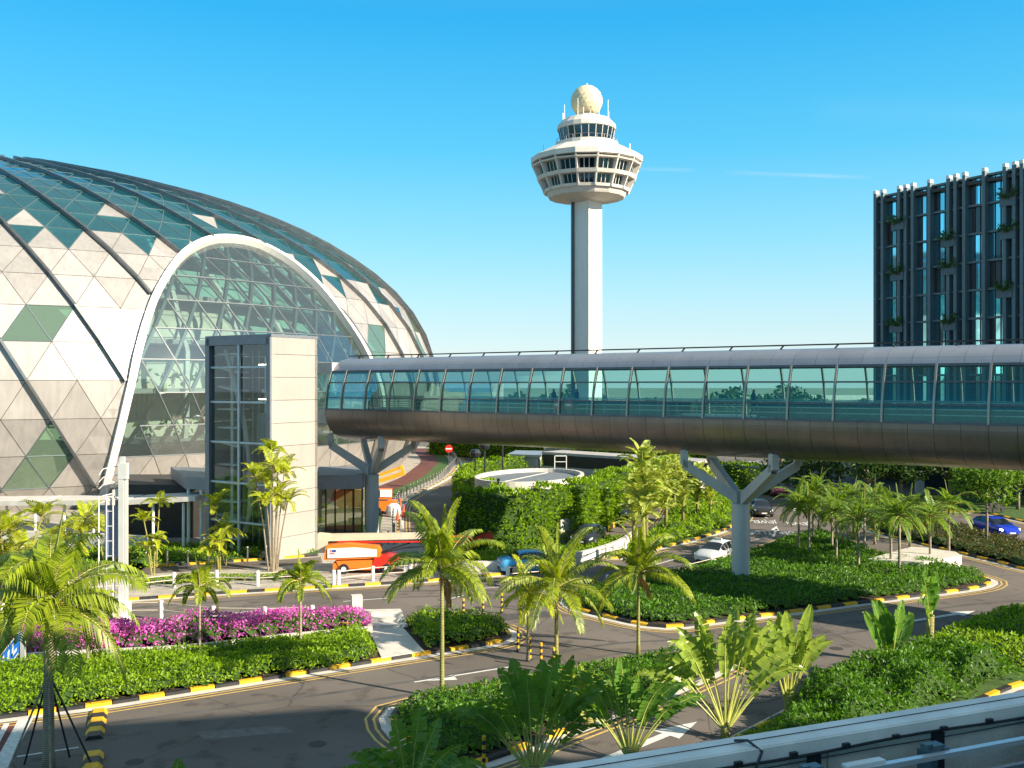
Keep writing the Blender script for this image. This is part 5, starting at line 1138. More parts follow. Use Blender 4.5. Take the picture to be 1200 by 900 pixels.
# broadleaf trees
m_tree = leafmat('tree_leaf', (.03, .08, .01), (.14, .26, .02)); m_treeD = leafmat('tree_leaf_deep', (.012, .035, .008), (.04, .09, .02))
def tree(loc, h, cr, label, seed, leaf=None, n=2600, size=.35, trunk=None, name='broadleaf_tree', group=None, th=.5, r0=.12):
    r = random.Random(seed); root = thing(name, loc, label, 'tree', group); tb = MB(); hb = h*th; tb.tube([(0, 0, 0), (.05, .02, hb*.5), (0, 0, hb)], [r0, r0*.8, r0*.7], 8); blobs = []
    for k in range(8):
        a = k*.8+r.uniform(0, .5); q = cr*r.uniform(.35, .8); e = Vector((q*math.cos(a), q*math.sin(a), r.uniform(hb, h*.85))); tb.tube([(0, 0, hb*.85), e*.5+Vector((0, 0, hb*.45)), e], [r0*.55, r0*.35, .02], 5); blobs.append((e, cr*r.uniform(.3, .5)))
    blobs.append((Vector((0, 0, h*.85)), cr*.45)); tb.build('trunk', trunk or m_barkW, root, local=True, smooth=True)
    P_ = []
    rr = np.random.default_rng(seed)
    for e, q in blobs:
        m_ = n//len(blobs); d = rr.normal(size=(m_, 3)); d /= np.linalg.norm(d, axis=1, keepdims=True); rad = q*(.45+.6*rr.random((m_, 1))**.5); P_.append(np.array(e)+d*rad*[1, 1, .62])
    b = MB(); b.arr(leafcards(np.concatenate(P_), size, up=.3, rnd=rr), 4); b.build('crown', leaf or m_tree, root, local=True); return root
tree(G(1156, 640), 6.6, 2.9, 'slender tree with pale trunk and sunlit yellow green crown beside the blue car', 5, n=2600, size=.34, th=.62)
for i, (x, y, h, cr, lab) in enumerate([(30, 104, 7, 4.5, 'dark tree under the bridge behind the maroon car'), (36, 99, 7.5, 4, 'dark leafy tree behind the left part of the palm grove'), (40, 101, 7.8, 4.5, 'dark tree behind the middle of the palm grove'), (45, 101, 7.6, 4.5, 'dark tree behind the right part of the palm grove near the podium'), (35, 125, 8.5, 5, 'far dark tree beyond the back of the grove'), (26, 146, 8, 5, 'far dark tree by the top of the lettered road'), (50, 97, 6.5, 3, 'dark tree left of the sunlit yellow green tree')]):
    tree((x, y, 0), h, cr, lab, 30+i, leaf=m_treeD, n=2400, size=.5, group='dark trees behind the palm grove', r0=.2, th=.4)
# far wood on the horizon
n = 26000; x = rng.uniform(-60, 260, n); y = 262+rng.random(n)*20+.05*x; top = 7.5+2.5*np.sin(x*.11)+1.8*np.sin(x*.31+2)+1.2*np.sin(x*.83); z = rng.random(n)**.6*top
b = MB(); b.arr(leafcards(np.stack([x, y, z], 1), 1.6), 4); b.quad((-60, 283, 0), (260, 298, 0), (260, 298, 7), (-60, 283, 7), 1); tag(b.build('far_wood', [m_treeD, m_core]), 'distant line of trees seen through the bridge windows', 'trees', kind='stuff')
# ================= DRUM ROOF, SERVICE BUILDINGS, SLAB =================
def oval(cx, cy, a, b_, rot, n=56): return [(cx+a*math.cos(t)*math.cos(rot)-b_*math.sin(t)*math.sin(rot), cy+a*math.cos(t)*math.sin(rot)+b_*math.sin(t)*math.cos(rot)) for t in [2*PI*i/n for i in range(n)]]
dr = thing('drum_roof_building', (1.7, 91, 0), 'low oval drum shaped roof with pale rim behind the creeper covered wall', 'building')
o1, o2 = oval(1.7, 91, 4.75, 7.2, -.35), oval(1.7, 91, 4.4, 6.85, -.35)
b = MB(); n = len(o1)
for i in range(n):
    j = (i+1) % n; b.quad((*o1[i], 0), (*o1[j], 0), (*o1[j], 4.1), (*o1[i], 4.1)); b.quad((*o1[i], 4.1), (*o1[j], 4.1), (*o2[j], 4.1), (*o2[i], 4.1)); b.quad((*o2[j], 3.75), (*o2[i], 3.75), (*o2[i], 4.1), (*o2[j], 4.1))
b.build('drum_wall', m_concL, dr); b = MB(); b.poly([(*p, 3.75) for p in o2]); b.build('roof', mat('roof_membrane', (.16, .18, .20), .7, var=.15), dr)
b = MB(); b.beam((-1.2, 86.5, 3.8), (3.5, 96.5, 3.8), .12, .05); b.build('roof_seam', m_concL, dr)
b = MB()
for x in (4.4, 5.6): b.beam((x, 101, 2), (x, 101, 5.1), .08, .08)
b.beam((4.4, 101, 5.1), (5.6, 101, 5.1), .08, .08); b.beam((4.4, 101, 4.5), (5.6, 101, 4.5), .06, .06); tag(b.build('handrail_hoop', m_white), 'thin white handrail hoop behind the oval drum roof', 'handrail')
def block(name, pts, z0, z1, m, label, cat='building', parts=()):
    c = sum((Vector((p[0], p[1], 0)) for p in pts), Vector())/len(pts); r = thing(name, c, label, cat); b = MB(); b.prism(pts, z0, z1); b.build('wall', m, r); return r
sb = block('service_building', [(-.4, 121), (3.2, 119), (3.8, 126), (.6, 127)], 0, 3.6, m_conc, 'small grey service block left under the bridge behind the hedge'); b = MB(); b.prism([(-.6, 120.7), (3.4, 118.6), (4.0, 126.3), (.5, 127.4)], 3.6, 3.9); b.build('roof', m_grey, sb)
sb = block('service_building', [(4.4, 128), (9.5, 126.5), (13, 128), (13, 136), (4.4, 136)], 0, 4.2, mat('blue_grey_wall', (.34, .37, .40), .7), 'pale blue grey service block under the bridge, left of the louvred wall'); b = MB(); b.prism([(4.1, 127.6), (9.4, 126.1), (13.3, 127.6), (13.3, 136.3), (4.1, 136.3)], 4.2, 4.45); b.build('roof', m_white, sb)
lw = thing('louvred_wall', (14, 115, 0), 'low building with long dark louvre band under the middle of the bridge', 'building')
a, c = Vector((3.6, 119, 0)), Vector((19.5, 104, 0)); d = (c-a).normalized(); nn = Vector((d.y, -d.x, 0)); bn2 = -nn if nn.y > 0 else nn
b = MB(); b.prism([(p.x, p.y) for p in (a, c, c-bn2*4, a-bn2*4)], 0, 2.6); b.prism([(p.x, p.y) for p in (a, c, c-bn2*4, a-bn2*4)], 4.0, 4.3); b.build('wall', m_conc, lw)
b = MB()
for k in range(6): b.beam(a-bn2*.1+Vector((0, 0, 2.7+k*.22)), c-bn2*.1+Vector((0, 0, 2.7+k*.22)), .06, .16)
b.prism([(p.x, p.y) for p in (a-bn2*.3, c-bn2*.3, c-bn2*3.8, a-bn2*3.8)], 2.6, 4.0); b.build('louvre_band', m_dark, lw)
b = MB(); b.prism([(p.x, p.y) for p in [G(1017, 668), G(1083, 672), G(1127, 664), G(1120, 659), G(1070, 652)]], 0, .75)
tag(b.build('concrete_slab', m_concL), 'flat pale concrete slab among the palms of the grove', 'slab')
# low curved wall by the ramp and the ramp kerb
def wallrun(name, pxs, w, h, m, label, cat='wall'):
    p = resample(smoothpath([G(*q) for q in pxs], 5), 1.0); a, c = offs(p, -w/2), offs(p, w/2); b = MB()
    for i in range(len(p)-1): b.hexa([Vector((q.x, q.y, z)) for z in (0, h) for q in (c[i], c[i+1], a[i+1], a[i])])
    return tag(b.build(name, m), label, cat)
wallrun('low_wall', [(480, 668), (560, 671), (620, 668), (680, 659), (722, 646), (745, 632)], .35, .75, m_concL, 'low curved pale wall in front of the sunken ramp and creeper wall')
wallrun('ramp_wall', [(655, 638), (690, 626), (720, 612), (752, 594)], .3, 1.9, m_conc, 'grey ramp wall at the foot of the creeper covered wall')
rk = resample([G(685, 640), G(712, 622), G(745, 600)], 1.0); b = MB()
for i in range(len(rk)-1): b.beam(rk[i]+Vector((0, 0, .2)), rk[i+1]+Vector((0, 0, .2)), .25, .4, i % 2)
struct('ramp_kerb', b, [m_yel, m_blk])
stp = [(p.x, p.y) for p in [G(470, 665), G(560, 668), G(620, 665), G(680, 656), G(718, 644), G(738, 632), G(700, 636), G(660, 646), G(600, 652), (G(540, 652))]]
cover(stp, .3, 60, .26, [m_shrub, m_core], 'yellow green planting strip behind the low curved wall', 'shrubs', name='shrub_bed', amp=.4, seed=15)
b = MB(); b.beam(Vector((-1.6, 73.3, 1.2)), Vector((-3.9, 71.2, .5)), .5, .5); tag(b.build('barrier_box', mat('barrier_red', (.5, .03, .02), .5)), 'dark red barrier part sticking out at the foot of the creeper wall', 'barrier')
# ================= FENCES, POSTS, BOLLARDS =================
def fence(pxs, label, hp=1.05, rails=(.45, .85), railm=None, posth=None):
    c = G(*pxs[len(pxs)//2]); r = thing('post_and_rail_fence', c, label, 'fence'); pm = mat('fence_rail', (.55, .48, .40), .5, .2)
    g_ = [G(*q) for q in pxs]
    for p in g_:
        b = MB(); b.lathe([(.11, .1), (.11, hp-.04), (.09, hp), (.01, hp+.01)], p, 12); b.build('post', m_white, r)
    b = MB()
    for a, c_ in zip(g_, g_[1:]):
        for z in rails: b.tube([a+Vector((0, 0, z+.1)), c_+Vector((0, 0, z+.1))], .03, 6)
    b.build('rail', railm or pm, r)
    return r
fence([(-140, 742), (-60, 736), (3, 731), (64, 728), (128, 728), (189, 727), (250, 734), (310, 735), (366, 733)], 'white post and rail fence along the back of the magenta hedge')
fence([(-120, 716), (-50, 710), (24, 706), (80, 702), (142, 698), (204, 691), (254, 688), (302, 689), (349, 686), (391, 688)], 'white post and rail fence along the far footway, left run', rails=(.5, .8))
fence([(397, 688), (437, 683), (481, 680), (528, 676)], 'white post and rail fence in front of the orange lift truck')
fence([(595, 683), (616, 681), (655, 678), (700, 662), (711, 656), (733, 650)], 'white post and rail fence by the low curved wall, partly behind palms')
fence([(712, 689), (747, 683), (778, 679), (808, 674), (834, 667), (857, 660)], 'white post and rail fence beside the taxi on the pillar island edge', rails=(.35, .6), hp=.8)
b = MB(); c = G(418, 726); b.box(c+Vector((0, 0, .65)), (.55, .5, 1.3), rz=.3); tag(b.build('concrete_post', m_concL), 'thick pale concrete post at the end of the magenta hedge by the steps', 'post')
b = MB(); b.lathe([(.075, -.02), (.075, 1.0), (.06, 1.03), (.01, 1.03)], (0, 0, 0), 10); bol = b.build('bollard', m_steel); first = [True]
def placeb(p, label, group, z=.15):
    o = bol if first[0] else bol.copy()
    if not first[0]: COL.objects.link(o)
    first[0] = False; o.location = (p.x, p.y, z); tag(o, label, 'bollard', group)
for i, p in enumerate(resample(offs(bk, -.55), 1.75)): placeb(p, 'slim grey bollard in the curved row along the back road beside the dome', 'bollards along the back road kerb')
for i, (px, py, w) in enumerate([(171, 668, 'leftmost'), (196, 667, 'second'), (220, 666, 'third'), (244, 665, 'fourth'), (290, 661, 'fifth'), (312, 660, 'sixth')]): placeb(G(px, py), w+(' from the left' if i else '')+' of the grey bollards on the lawn before the lift tower', 'bollards on the lawn', .18)
for px, py, w in [(435, 641, 'in front of the left column, left one'), (447, 641, 'in front of the left column, right one'), (455, 640, 'just right of the left column'), (462, 630, 'at the lobby corner, farther one'), (468, 624, 'at the lobby corner, farthest one')]: placeb(G(px, py), 'grey bollard '+w, 'bollards by the lobby')
b = MB()
for k in range(8): b.lathe([(.06, k*.14), (.06, k*.14+.14)], (0, 0, 0), 10, mi=k % 2)
b.lathe([(.15, 0), (.12, .04)], (0, 0, 0), 12, mi=0); dl_ = b.build('striped_post', [m_blk, m_yel]); st_l = [('leftmost', 543, 726), ('second', 566, 722), ('third', 588, 719), ('fourth, at the tip of the shrubs', 607, 763), ('fifth', 610, 715), ('sixth, in the road before the pale trunk', 621, 775), ('seventh', 634, 783), ('eighth, beside the yellow trunk', 649, 789), ('at the bottom kerb of the central island', 567, 903)]
for i, (w, px, py) in enumerate(st_l):
    o = dl_ if i == 0 else dl_.copy()
    if i: COL.objects.link(o)
    o.location = G(px, py); tag(o, 'black and yellow striped slim post, '+w+(' from the left' if i in (1, 2, 4, 6) else ''), 'post', 'striped flexible posts at the junction')
# rubber lane separators
def separator(px0, py0, px1, py1, n, label):
    a, c = G(px0, py0), G(px1, py1); d = (c-a); r = thing('lane_separator', a.lerp(c, .5), label, 'lane separator', 'rubber lane separators on the near road'); u = d.normalized(); s = Vector((u.y, -u.x, 0))
    for k in range(n):
        p, q = a.lerp(c, k/n), a.lerp(c, (k+.97)/n); b = MB(); w = .32
        b.hexa([p-s*w, p+s*w, q+s*w, q-s*w, p-s*w*.6+Vector((0, 0, .14)), p+s*w*.6+Vector((0, 0, .14)), q+s*w*.6+Vector((0, 0, .14)), q-s*w*.6+Vector((0, 0, .14))]); b.build('segment', m_yel if k % 2 == 0 else m_blk, r)
separator(116, 834, 110, 867, 6, 'black and yellow rubber lane separator near the kerb at lower left')
separator(110, 884, 104, 930, 6, 'black and yellow rubber lane separator at the bottom edge, lower left')
# mast with ladder
ms = thing('service_mast', G(140, 716), 'pale grey twin mast with ladder cage and head rails standing in a white block', 'mast'); c = G(140, 740); c = Vector((PX(140, 49.5).x, 49.5, 0))
b = MB(); b.box(c+Vector((-.12, -.3, .85)), (1.25, 1.1, 1.3)); b.build('concrete_base', mat('white_block', (.72, .70, .66), .7, var=.08), ms)
top = H(0, 560, 49.5)
b = MB(); b.beam(c+Vector((.12, 0, .2)), c+Vector((.12, 0, top)), .26, .26, up=(0, 1, 0)); b.beam(c+Vector((.33, .05, .2)), c+Vector((.33, .05, top-.1)), .12, .2, up=(0, 1, 0)); b.box(c+Vector((.2, 0, top+.35)), (.45, .3, .8)); b.box(c+Vector((.15, 0, top+.9)), (.22, .2, .35)); b.build('mast_column', mat('mast_paint', (.60, .62, .60), .45, .2, var=.06), ms)
b = MB()
for x in (-1.0, -.62, -.28): b.tube([c+Vector((x, -.1, 1.3)), c+Vector((x, -.1, top-.9-.0*x))], .03, 6)
for x in (-.85, -.45): b.tube([c+Vector((x, .5, 1.3)), c+Vector((x, .5, top-.3))], .03, 6)
for k in range(9): 
    z = 1.6+k*.75
    b.beam(c+Vector((-.62, -.1, z)), c+Vector((-.28, -.1, z)), .03, .03)
for z, h_ in ((top-.9, 0), (top-.1, .12), (top-.45, .1), (top-1.2, 0), (top+.25, .2)): b.tube([c+Vector((-1.0, -.1, z-.1)), c+Vector((-.8, -.1, z+h_)), c+Vector((-.3, 0, z+h_+.12)), c+Vector((.1, 0, z+h_+.12))], .03, 6)
b.build('ladder_cage', m_white, ms)
b = MB(); b.box(c+Vector((-.45, .35, top-2.6)), (.75, .3, 2.9)); b.build('equipment_cabinet', mat('cabinet_blue', (.16, .22, .32), .5), ms)
b = MB(); b.box(c+Vector((-.42, .1, top-1.2)), (.4, .25, .35)); b.box(c+Vector((-.2, .1, top-.75)), (.3, .25, .3)); b.build('equipment_box', m_concL, ms)
# blue road sign and striped barrier pole
Y = 42.0
sg_ = thing('blue_sign', PX(27, Y), 'blue road sign with white marks on a grey post at the left edge', 'sign')
b = MB(); b.beam(PX(27, Y, 0), P(27, 742, Y), .2, .12, up=(0, 1, 0)); b.build('post', mat('sign_post', (.45, .46, .46), .5, .2), sg_)
nx = Vector((.35, -.94, 0)).normalized(); A_, B_, C2, D_ = P(-18, 815, Y), P(-5, 775, Y), P(24, 738, Y), P(22, 762, Y)
def slab3(ps, off, th, mb):
    d = Vector((.0, -1, 0)); mb.hexa([p+d*off for p in ps]+[p+d*(off+th) for p in ps])
b = MB(); slab3([P(-30, 840, Y), P(-2, 800, Y), P(22, 766, Y), P(24, 738, Y)][:4], 0, .05, b); b = MB(); slab3([P(-30, 838, Y), P(22, 766, Y), P(24.5, 738, Y), P(-30, 806, Y)], 0, .05, b); b.build('panel', mat('sign_blue', (.02, .16, .62), .4), sg_)
b = MB()
def inner(f0, f1, g0, g1):
    q = lambda f, g: P(-30, 838, Y).lerp(P(22, 766, Y), f).lerp(P(-30, 806, Y).lerp(P(24.5, 738, Y), f), g); return [q(f0, g0), q(f1, g0), q(f1, g1), q(f0, g1)]
for f0, f1, g0, g1 in ((0, 1, 0, .06), (0, 1, .94, 1), (.62, .66, .2, .8), (.68, .80, .2, .34), (.74, .78, .2, .75), (.84, .95, .25, .4), (.84, .87, .25, .8), (.45, .58, .3, .45), (.5, .54, .3, .8), (.55, .58, .3, .65)): slab3(inner(f0, f1, g0, g1), .052, .01, b)
b.build('white_marks', m_white, sg_)
bp_ = thing('striped_barrier', G(2, 838), 'black and white striped pole leaning on a white block at the left edge', 'barrier')
b = MB(); a, c = P(-2, 812, 41.5), P(22, 778, 41.5)
for k in range(12): b.tube([a.lerp(c, k/12), a.lerp(c, (k+1)/12)], .055, 8, k % 2)
b.build('pole', [m_white, m_blk], bp_); b = MB(); b.box(P(3, 826, 41.2), (.6, .5, 1.0)); b.build('block', m_concL, bp_)
# ================= VEHICLES =================
m_tyre = mat('tyre', (.02, .02, .02), .8); m_alloy = mat('alloy', (.5, .5, .52), .3, .8); m_cg = mat('car_glass', (.012, .016, .02), .06, 0, var=.05, spec=.8); m_hl = mat('headlight_glass', (.75, .78, .8), .1, .2); m_tl = mat('tail_light', (.45, .02, .02), .2); m_trim = mat('black_trim', (.02, .02, .022), .5)
def car(name, loc, rz, col, label, cat='car', taxi=False, lit=False, hatch=False):
    r = thing(name, loc, label, cat, rz=rz); pm = mat('car_paint', col, .25, .15, var=.03, coat=.6)
    # stations: x, half width, sill, belt, roof height, roof half width
    rear = 1.0 if not hatch else 1.25
    St = [(-2.32, .62, .45, .72, .72, .5), (-2.25, .78, .30, .92, .95, .66), (-1.95, .86, .24, .98, 1.03, .70), (-1.55, .89, .22, .98, 1.08 if not hatch else 1.32, .68), (-1.05, .90, .21, .97, 1.36, .60), (-.5, .91, .20, .96, 1.45, .62), (.15, .91, .20, .95, 1.45, .62), (.55, .91, .20, .93, 1.36, .60), (1.05, .90, .21, .91, 1.10, .66), (1.35, .89, .22, .89, .97, .72), (1.85, .86, .23, .80, .88, .68), (2.2, .76, .28, .68, .76, .60), (2.33, .55, .35, .58, .62, .45)]
    def ringp(s): x, w, z0, zb, zr, wr = s; return [(x, -w*.9, z0), (x, -w, z0+.15), (x, -w*1.0, (z0+zb)/2+.05), (x, -w*.96, zb), (x, -wr, zr-.03), (x, -wr*.55, zr+.012), (x, 0, zr+.02), (x, wr*.55, zr+.012), (x, wr, zr-.03), (x, w*.96, zb), (x, w, (z0+zb)/2+.05), (x, w, z0+.15), (x, w*.9, z0)]
    body, gl = MB(), MB(); R = [ringp(s) for s in St]; k = 13
    vs = [v for q in R for v in q]; body.add(vs, [])
    for i in range(len(St)-1):
        for j in range(k-1):
            f = (i*k+j, (i+1)*k+j, (i+1)*k+j+1, i*k+j+1); cab = St[i][4]-St[i][3] > .06 or St[i+1][4]-St[i+1][3] > .25
            side = j in (3, 8) and i in range(3, 8); screen = j in (4, 5, 6, 7) and i in ((3, 7, 8) if not hatch else (2, 3, 7, 8)) and not (i == 3 and False)
            if side or screen:
                q = [Vector(vs[a]) for a in f]; cc = sum(q, Vector())/4; n = (q[1]-q[0]).cross(q[3]-q[0]).normalized(); n = n if (cc-Vector((0, 0, .7))).dot(n) > 0 else -n
                body.f.append(list(f)); body.m.append(0); s_ = .93 if side else .99; gl.poly([cc+(p-cc)*s_+n*.008 for p in q])
            else: body.f.append(list(f)); body.m.append(0)
    body.poly(R[0][::-1]); body.poly(R[-1]); body.build('body', pm, r, local=True, smooth=False); 
    bo = [o for o in bpy.data.objects if o.parent == r][0]
    for p in bo.data.polygons: p.use_smooth = True
    gl.build('windows', m_cg, r, local=True)
    for x in (-1.38, 1.42):
        for sy in (-1, 1):
            w = MB(); w.lathe([(.20, -.10), (.31, -.11), (.325, -.06), (.325, .06), (.31, .11), (.20, .10)], (x, sy*.82, .325), 20, axis='Y'); wo = w.build('wheel', m_tyre, r, local=True)
            w = MB(); w.lathe([(.02, -.115), (.19, -.112), (.2, -.08), (.2, .08), (.19, .112), (.02, .115)], (x, sy*.825, .325), 14, axis='Y'); w.build('rim', m_alloy, wo, local=True)
    for sy in (-1, 1):
        w = MB(); w.hexa([(2.02, sy*.50, .60), (2.27, sy*.50, .58), (2.16, sy*.80, .60), (1.9, sy*.86, .62), (2.02, sy*.50, .73), (2.22, sy*.50, .70), (2.12, sy*.80, .72), (1.9, sy*.87, .76)]); w.build('headlight', m_hl if not lit else mat('lit_headlight', (1, 1, .9), .2, emit=((1, .9, .7), 6)), r, local=True)
        w = MB(); w.box((-2.2, sy*.62, .80), (.14, .30, .16)); w.build('tail_light', m_tl, r, local=True)
        w = MB(); w.box((.72, sy*1.0, .98), (.12, .2, .13)); w.build('mirror', pm, r, local=True)
    w = MB(); w.box((2.27, 0, .52), (.1, .8, .13)); w.box((2.29, 0, .33), (.1, 1.0, .12)); w.box((-2.28, 0, .4), (.1, 1.2, .14)); w.build('grille', m_trim, r, local=True)
    w = MB(); w.box((2.34, 0, .43), (.02, .5, .11)); w.box((-2.34, 0, .6), (.02, .5, .11)); w.build('number_plate', m_white, r, local=True)
    if taxi: w = MB(); w.hexa([(-.05, -.3, 1.45), (.12, -.3, 1.45), (.12, .3, 1.45), (-.05, .3, 1.45), (-.02, -.26, 1.62), (.08, -.26, 1.62), (.08, .26, 1.62), (-.02, .26, 1.62)]); w.build('taxi_sign', m_white, r, local=True)
    return r
def heading(px0, py0, px1, py1): a, c = G(px0, py0), G(px1, py1); return math.atan2(c.y-a.y, c.x-a.x)
car('taxi_car', G(842, 657), heading(870, 648, 822, 663), (.72, .73, .74), 'white taxi with a roof sign driving behind the big branching column', 'taxi', taxi=True)
car('taxi_car', G(911, 580), R_(-97), (.36, .03, .07), 'maroon taxi with pale roof sign coming down the lettered road', 'taxi', taxi=True)
car('saloon_car', G(1166, 626), heading(1120, 615, 1185, 631), (.015, .05, .55), 'bright blue saloon on the far right road under the bridge', 'car', hatch=True, lit=True)
car('dark_car', G(690, 640)+Vector((0, 0, .25)), heading(730, 615, 690, 637), (.02, .025, .035), 'near dark car on the ramp below the creeper wall', 'car')
car('dark_car', G(729, 612)+Vector((0, 0, .4)), heading(760, 590, 720, 612), (.018, .02, .03), 'farther dark car on the ramp half hidden by the silvery trees', 'car')
car('blue_car', G(624, 670), R_(12), (.08, .42, .75), 'light blue car behind the central palms on the far footway road', 'car')
car('dark_car', G(891, 603)+Vector((0, 0, 0)), R_(-95), (.03, .03, .03), 'dark car just behind the fork of the big branching column', 'car')
# boom lift truck
m_or = mat('lift_orange', (.85, .20, .02), .4, var=.06); m_rd = mat('lift_red', (.62, .025, .015), .4, var=.08); m_bg = mat('boom_beige', (.66, .56, .42), .5, var=.06); m_wt = mat('banner_white', (.8, .79, .76), .5, var=.03)
bl = thing('boom_lift', G(430, 676), 'large orange and red boom lift truck with long pale boom and white banner', 'boom lift'); bY = 64.5
def BX(px, z, dy=0): return Vector(((px-600)/F*bY, bY+dy, .14+z*.72))
def pbox(mb, x0, x1, z0, z1, y0, y1, mi=0): mb.hexa([BX(x0, z0, y0), BX(x1, z0, y0), BX(x1, z0, y1), BX(x0, z0, y1), BX(x0, z1, y0), BX(x1, z1, y0), BX(x1, z1, y1), BX(x0, z1, y1)], mi)
b = MB(); pbox(b, 392, 438, .35, .95, -.6, 1.4); b.hexa([BX(400, .5, -.65), BX(437, .5, -.65), BX(437, .5, 1.2), BX(400, .5, 1.2), BX(396, 1.15, -.65), BX(438, 1.25, -.65), BX(438, 1.25, 1.2), BX(396, 1.15, 1.2)]); b.build('chassis', m_or, bl)
b = MB(); q = [(437, .45), (463, .5), (471, 1.05), (466, 1.45), (455, 1.6), (440, 1.45)]
b.add([BX(x, z, -.65) for x, z in q]+[BX(x, z, 1.2) for x, z in q], [(0, 1, 2, 3, 4, 5), (11, 10, 9, 8, 7, 6)]+[(i+6, (i+1) % 6+6, (i+1) % 6, i) for i in range(6)]); b.build('counterweight', m_rd, bl)
b = MB(); q = [(381, 1.25), (384, 2.5), (396, 2.62), (408, 2.7), (418, 2.66), (444, 2.42), (446, 2.0), (446, 1.5), (430, 1.35)]; n = len(q)
b.add([BX(x, z, -.6) for x, z in q]+[BX(x, z, .8) for x, z in q], [tuple(range(n)), tuple(range(2*n-1, n-1, -1))]+[(i+n, (i+1) % n+n, (i+1) % n, i) for i in range(n)]); b.build('turret_cover', m_or, bl)
b = MB(); q = [(386, 1.42), (386, 2.28), (418, 2.40), (443, 2.20), (443, 1.58)]; n = len(q)
b.add([BX(x, z, -.67) for x, z in q]+[BX(x, z, -.602) for x, z in q], [tuple(range(n)), tuple(range(2*n-1, n-1, -1))]+[(i+n, (i+1) % n+n, (i+1) % n, i) for i in range(n)]); bn_ = b.build('banner', m_wt, bl)
b = MB()
for x0, x1, z0, z1, mi in ((389, 390, 2.0, 2.18, 1), (391, 393.5, 2.0, 2.18, 0), (392, 395, 2.05, 2.12, 0), (394, 396, 1.98, 2.2, 0), (388.5, 394, 1.86, 1.92, 1), (388, 397, 1.80, 1.82, 1)): pbox(b, x0, x1, z0, z1, -.69, -.672, mi)
b.build('banner_logo', [mat('logo_blue', (.03, .08, .4), .5), mat('logo_red', (.6, .04, .04), .5)], bn_)
b = MB(); b.hexa([BX(374, 2.75, .2), BX(504, 3.0, .2), BX(504, 3.0, .8), BX(374, 2.75, .8), BX(374, 3.35, .2), BX(504, 3.5, .2), BX(504, 3.5, .8), BX(374, 3.35, .8)]); b.hexa([BX(371.5, 1.7, .17), BX(380, 1.7, .17), BX(380, 1.7, .83), BX(371.5, 1.7, .83), BX(371.5, 3.47, .17), BX(386, 3.37, .17), BX(386, 3.37, .83), BX(371.5, 3.47, .83)]); b.build('main_boom', m_bg, bl)
b = MB(); pbox(b, 395, 545, 2.66, 2.78, .15, .35); pbox(b, 500, 550, 3.06, 3.22, .3, .6); b.build('upper_boom', m_rd, bl)
b = MB(); pbox(b, 486, 512, 3.05, 3.35, .25, .7); b.tube([BX(424, 1.3, .2), BX(475, 2.2, .2), BX(520, 2.4, .3)], .05, 6); b.tube([BX(440, 1.6, .4), BX(480, 2.6, .3)], .05, 6); b.build('hydraulic_arm', m_dark, bl)
for x in (405, 455):
    for y in (-.55, 1.2): b = MB(); b.lathe([(.15, -.18), (.31, -.2), (.34, -.12), (.34, .12), (.31, .2), (.15, .18)], BX(x, .45, y), 18, axis='Y'); wo = b.build('wheel', m_tyre, bl); b = MB(); b.lathe([(.05, -.21), (.16, -.205), (.16, .205), (.05, .21)], BX(x, .45, y), 12, axis='Y'); b.build('rim', m_wt, wo)
b = MB(); pbox(b, 474, 482, 0.15, .95, -.4, .4); b.build('outrigger_box', m_white, bl)
# small orange lift behind
l2 = thing('cherry_picker', G(448, 603), 'small orange cherry picker folded behind the left bridge column', 'cherry picker'); q0 = G(452, 603)
b = MB(); b.box(q0+Vector((0, 0, .9)), (2.0, 1.6, .9)); b.box(q0+Vector((-.1, 0, 2.0)), (1.3, 1.2, .9)); b.build('body', m_or, l2); b = MB(); b.box(q0+Vector((.1, -.62, 2.1)), (1.1, .1, .7)); b.build('cab_panel', m_wt, l2)
b = MB(); b.beam(q0+Vector((-1.6, 0, 2.9)), q0+Vector((1.8, -.2, 4.0)), .4, .4); b.beam(q0+Vector((-1.4, 0, 3.5)), q0+Vector((1.7, -.2, 4.6)), .3, .3); b.beam(q0+Vector((1.8, -.2, 3.9)), q0+Vector((1.4, -.2, 4.7)), .3, .3); b.build('folded_boom', mat('lift_yellow', (.8, .38, .03), .5), l2)
for x in (-.7, .7):
    for y in (-.8, .8): b = MB(); b.lathe([(.1, -.14), (.42, -.15), (.42, .15), (.1, .14)], q0+Vector((x, y, .42)), 14, axis='Y'); b.build('wheel', m_tyre, l2)
for i, (px, py, w) in enumerate([(454, 604, 'left'), (469, 598, 'upper'), (473, 606, 'right'), (466, 611, 'nearest')]):
    c = G(px, py); r = thing('traffic_cone', c, w+' one of the orange traffic cones beside the cherry picker', 'cone', 'traffic cones beside the cherry picker')
    b = MB(); b.lathe([(.22, .03), (.17, .3), (.05, 1.15), (.03, 1.2)], (0, 0, 0), 14); b.build('cone_body', mat('cone_orange', (.8, .09, .03), .5), r, local=True); b = MB(); b.box((0, 0, .02), (.5, .5, .04)); b.build('base', m_trim, r, local=True)
b = MB(); c = G(461, 607); b.lathe([(.3, .1), (.6, .25), (.7, .7), (.62, 1.15), (.3, 1.35), (.05, 1.38)], c, 14); tag(b.build('white_tank', m_wt), 'round white wrapped tank between the traffic cones', 'tank')
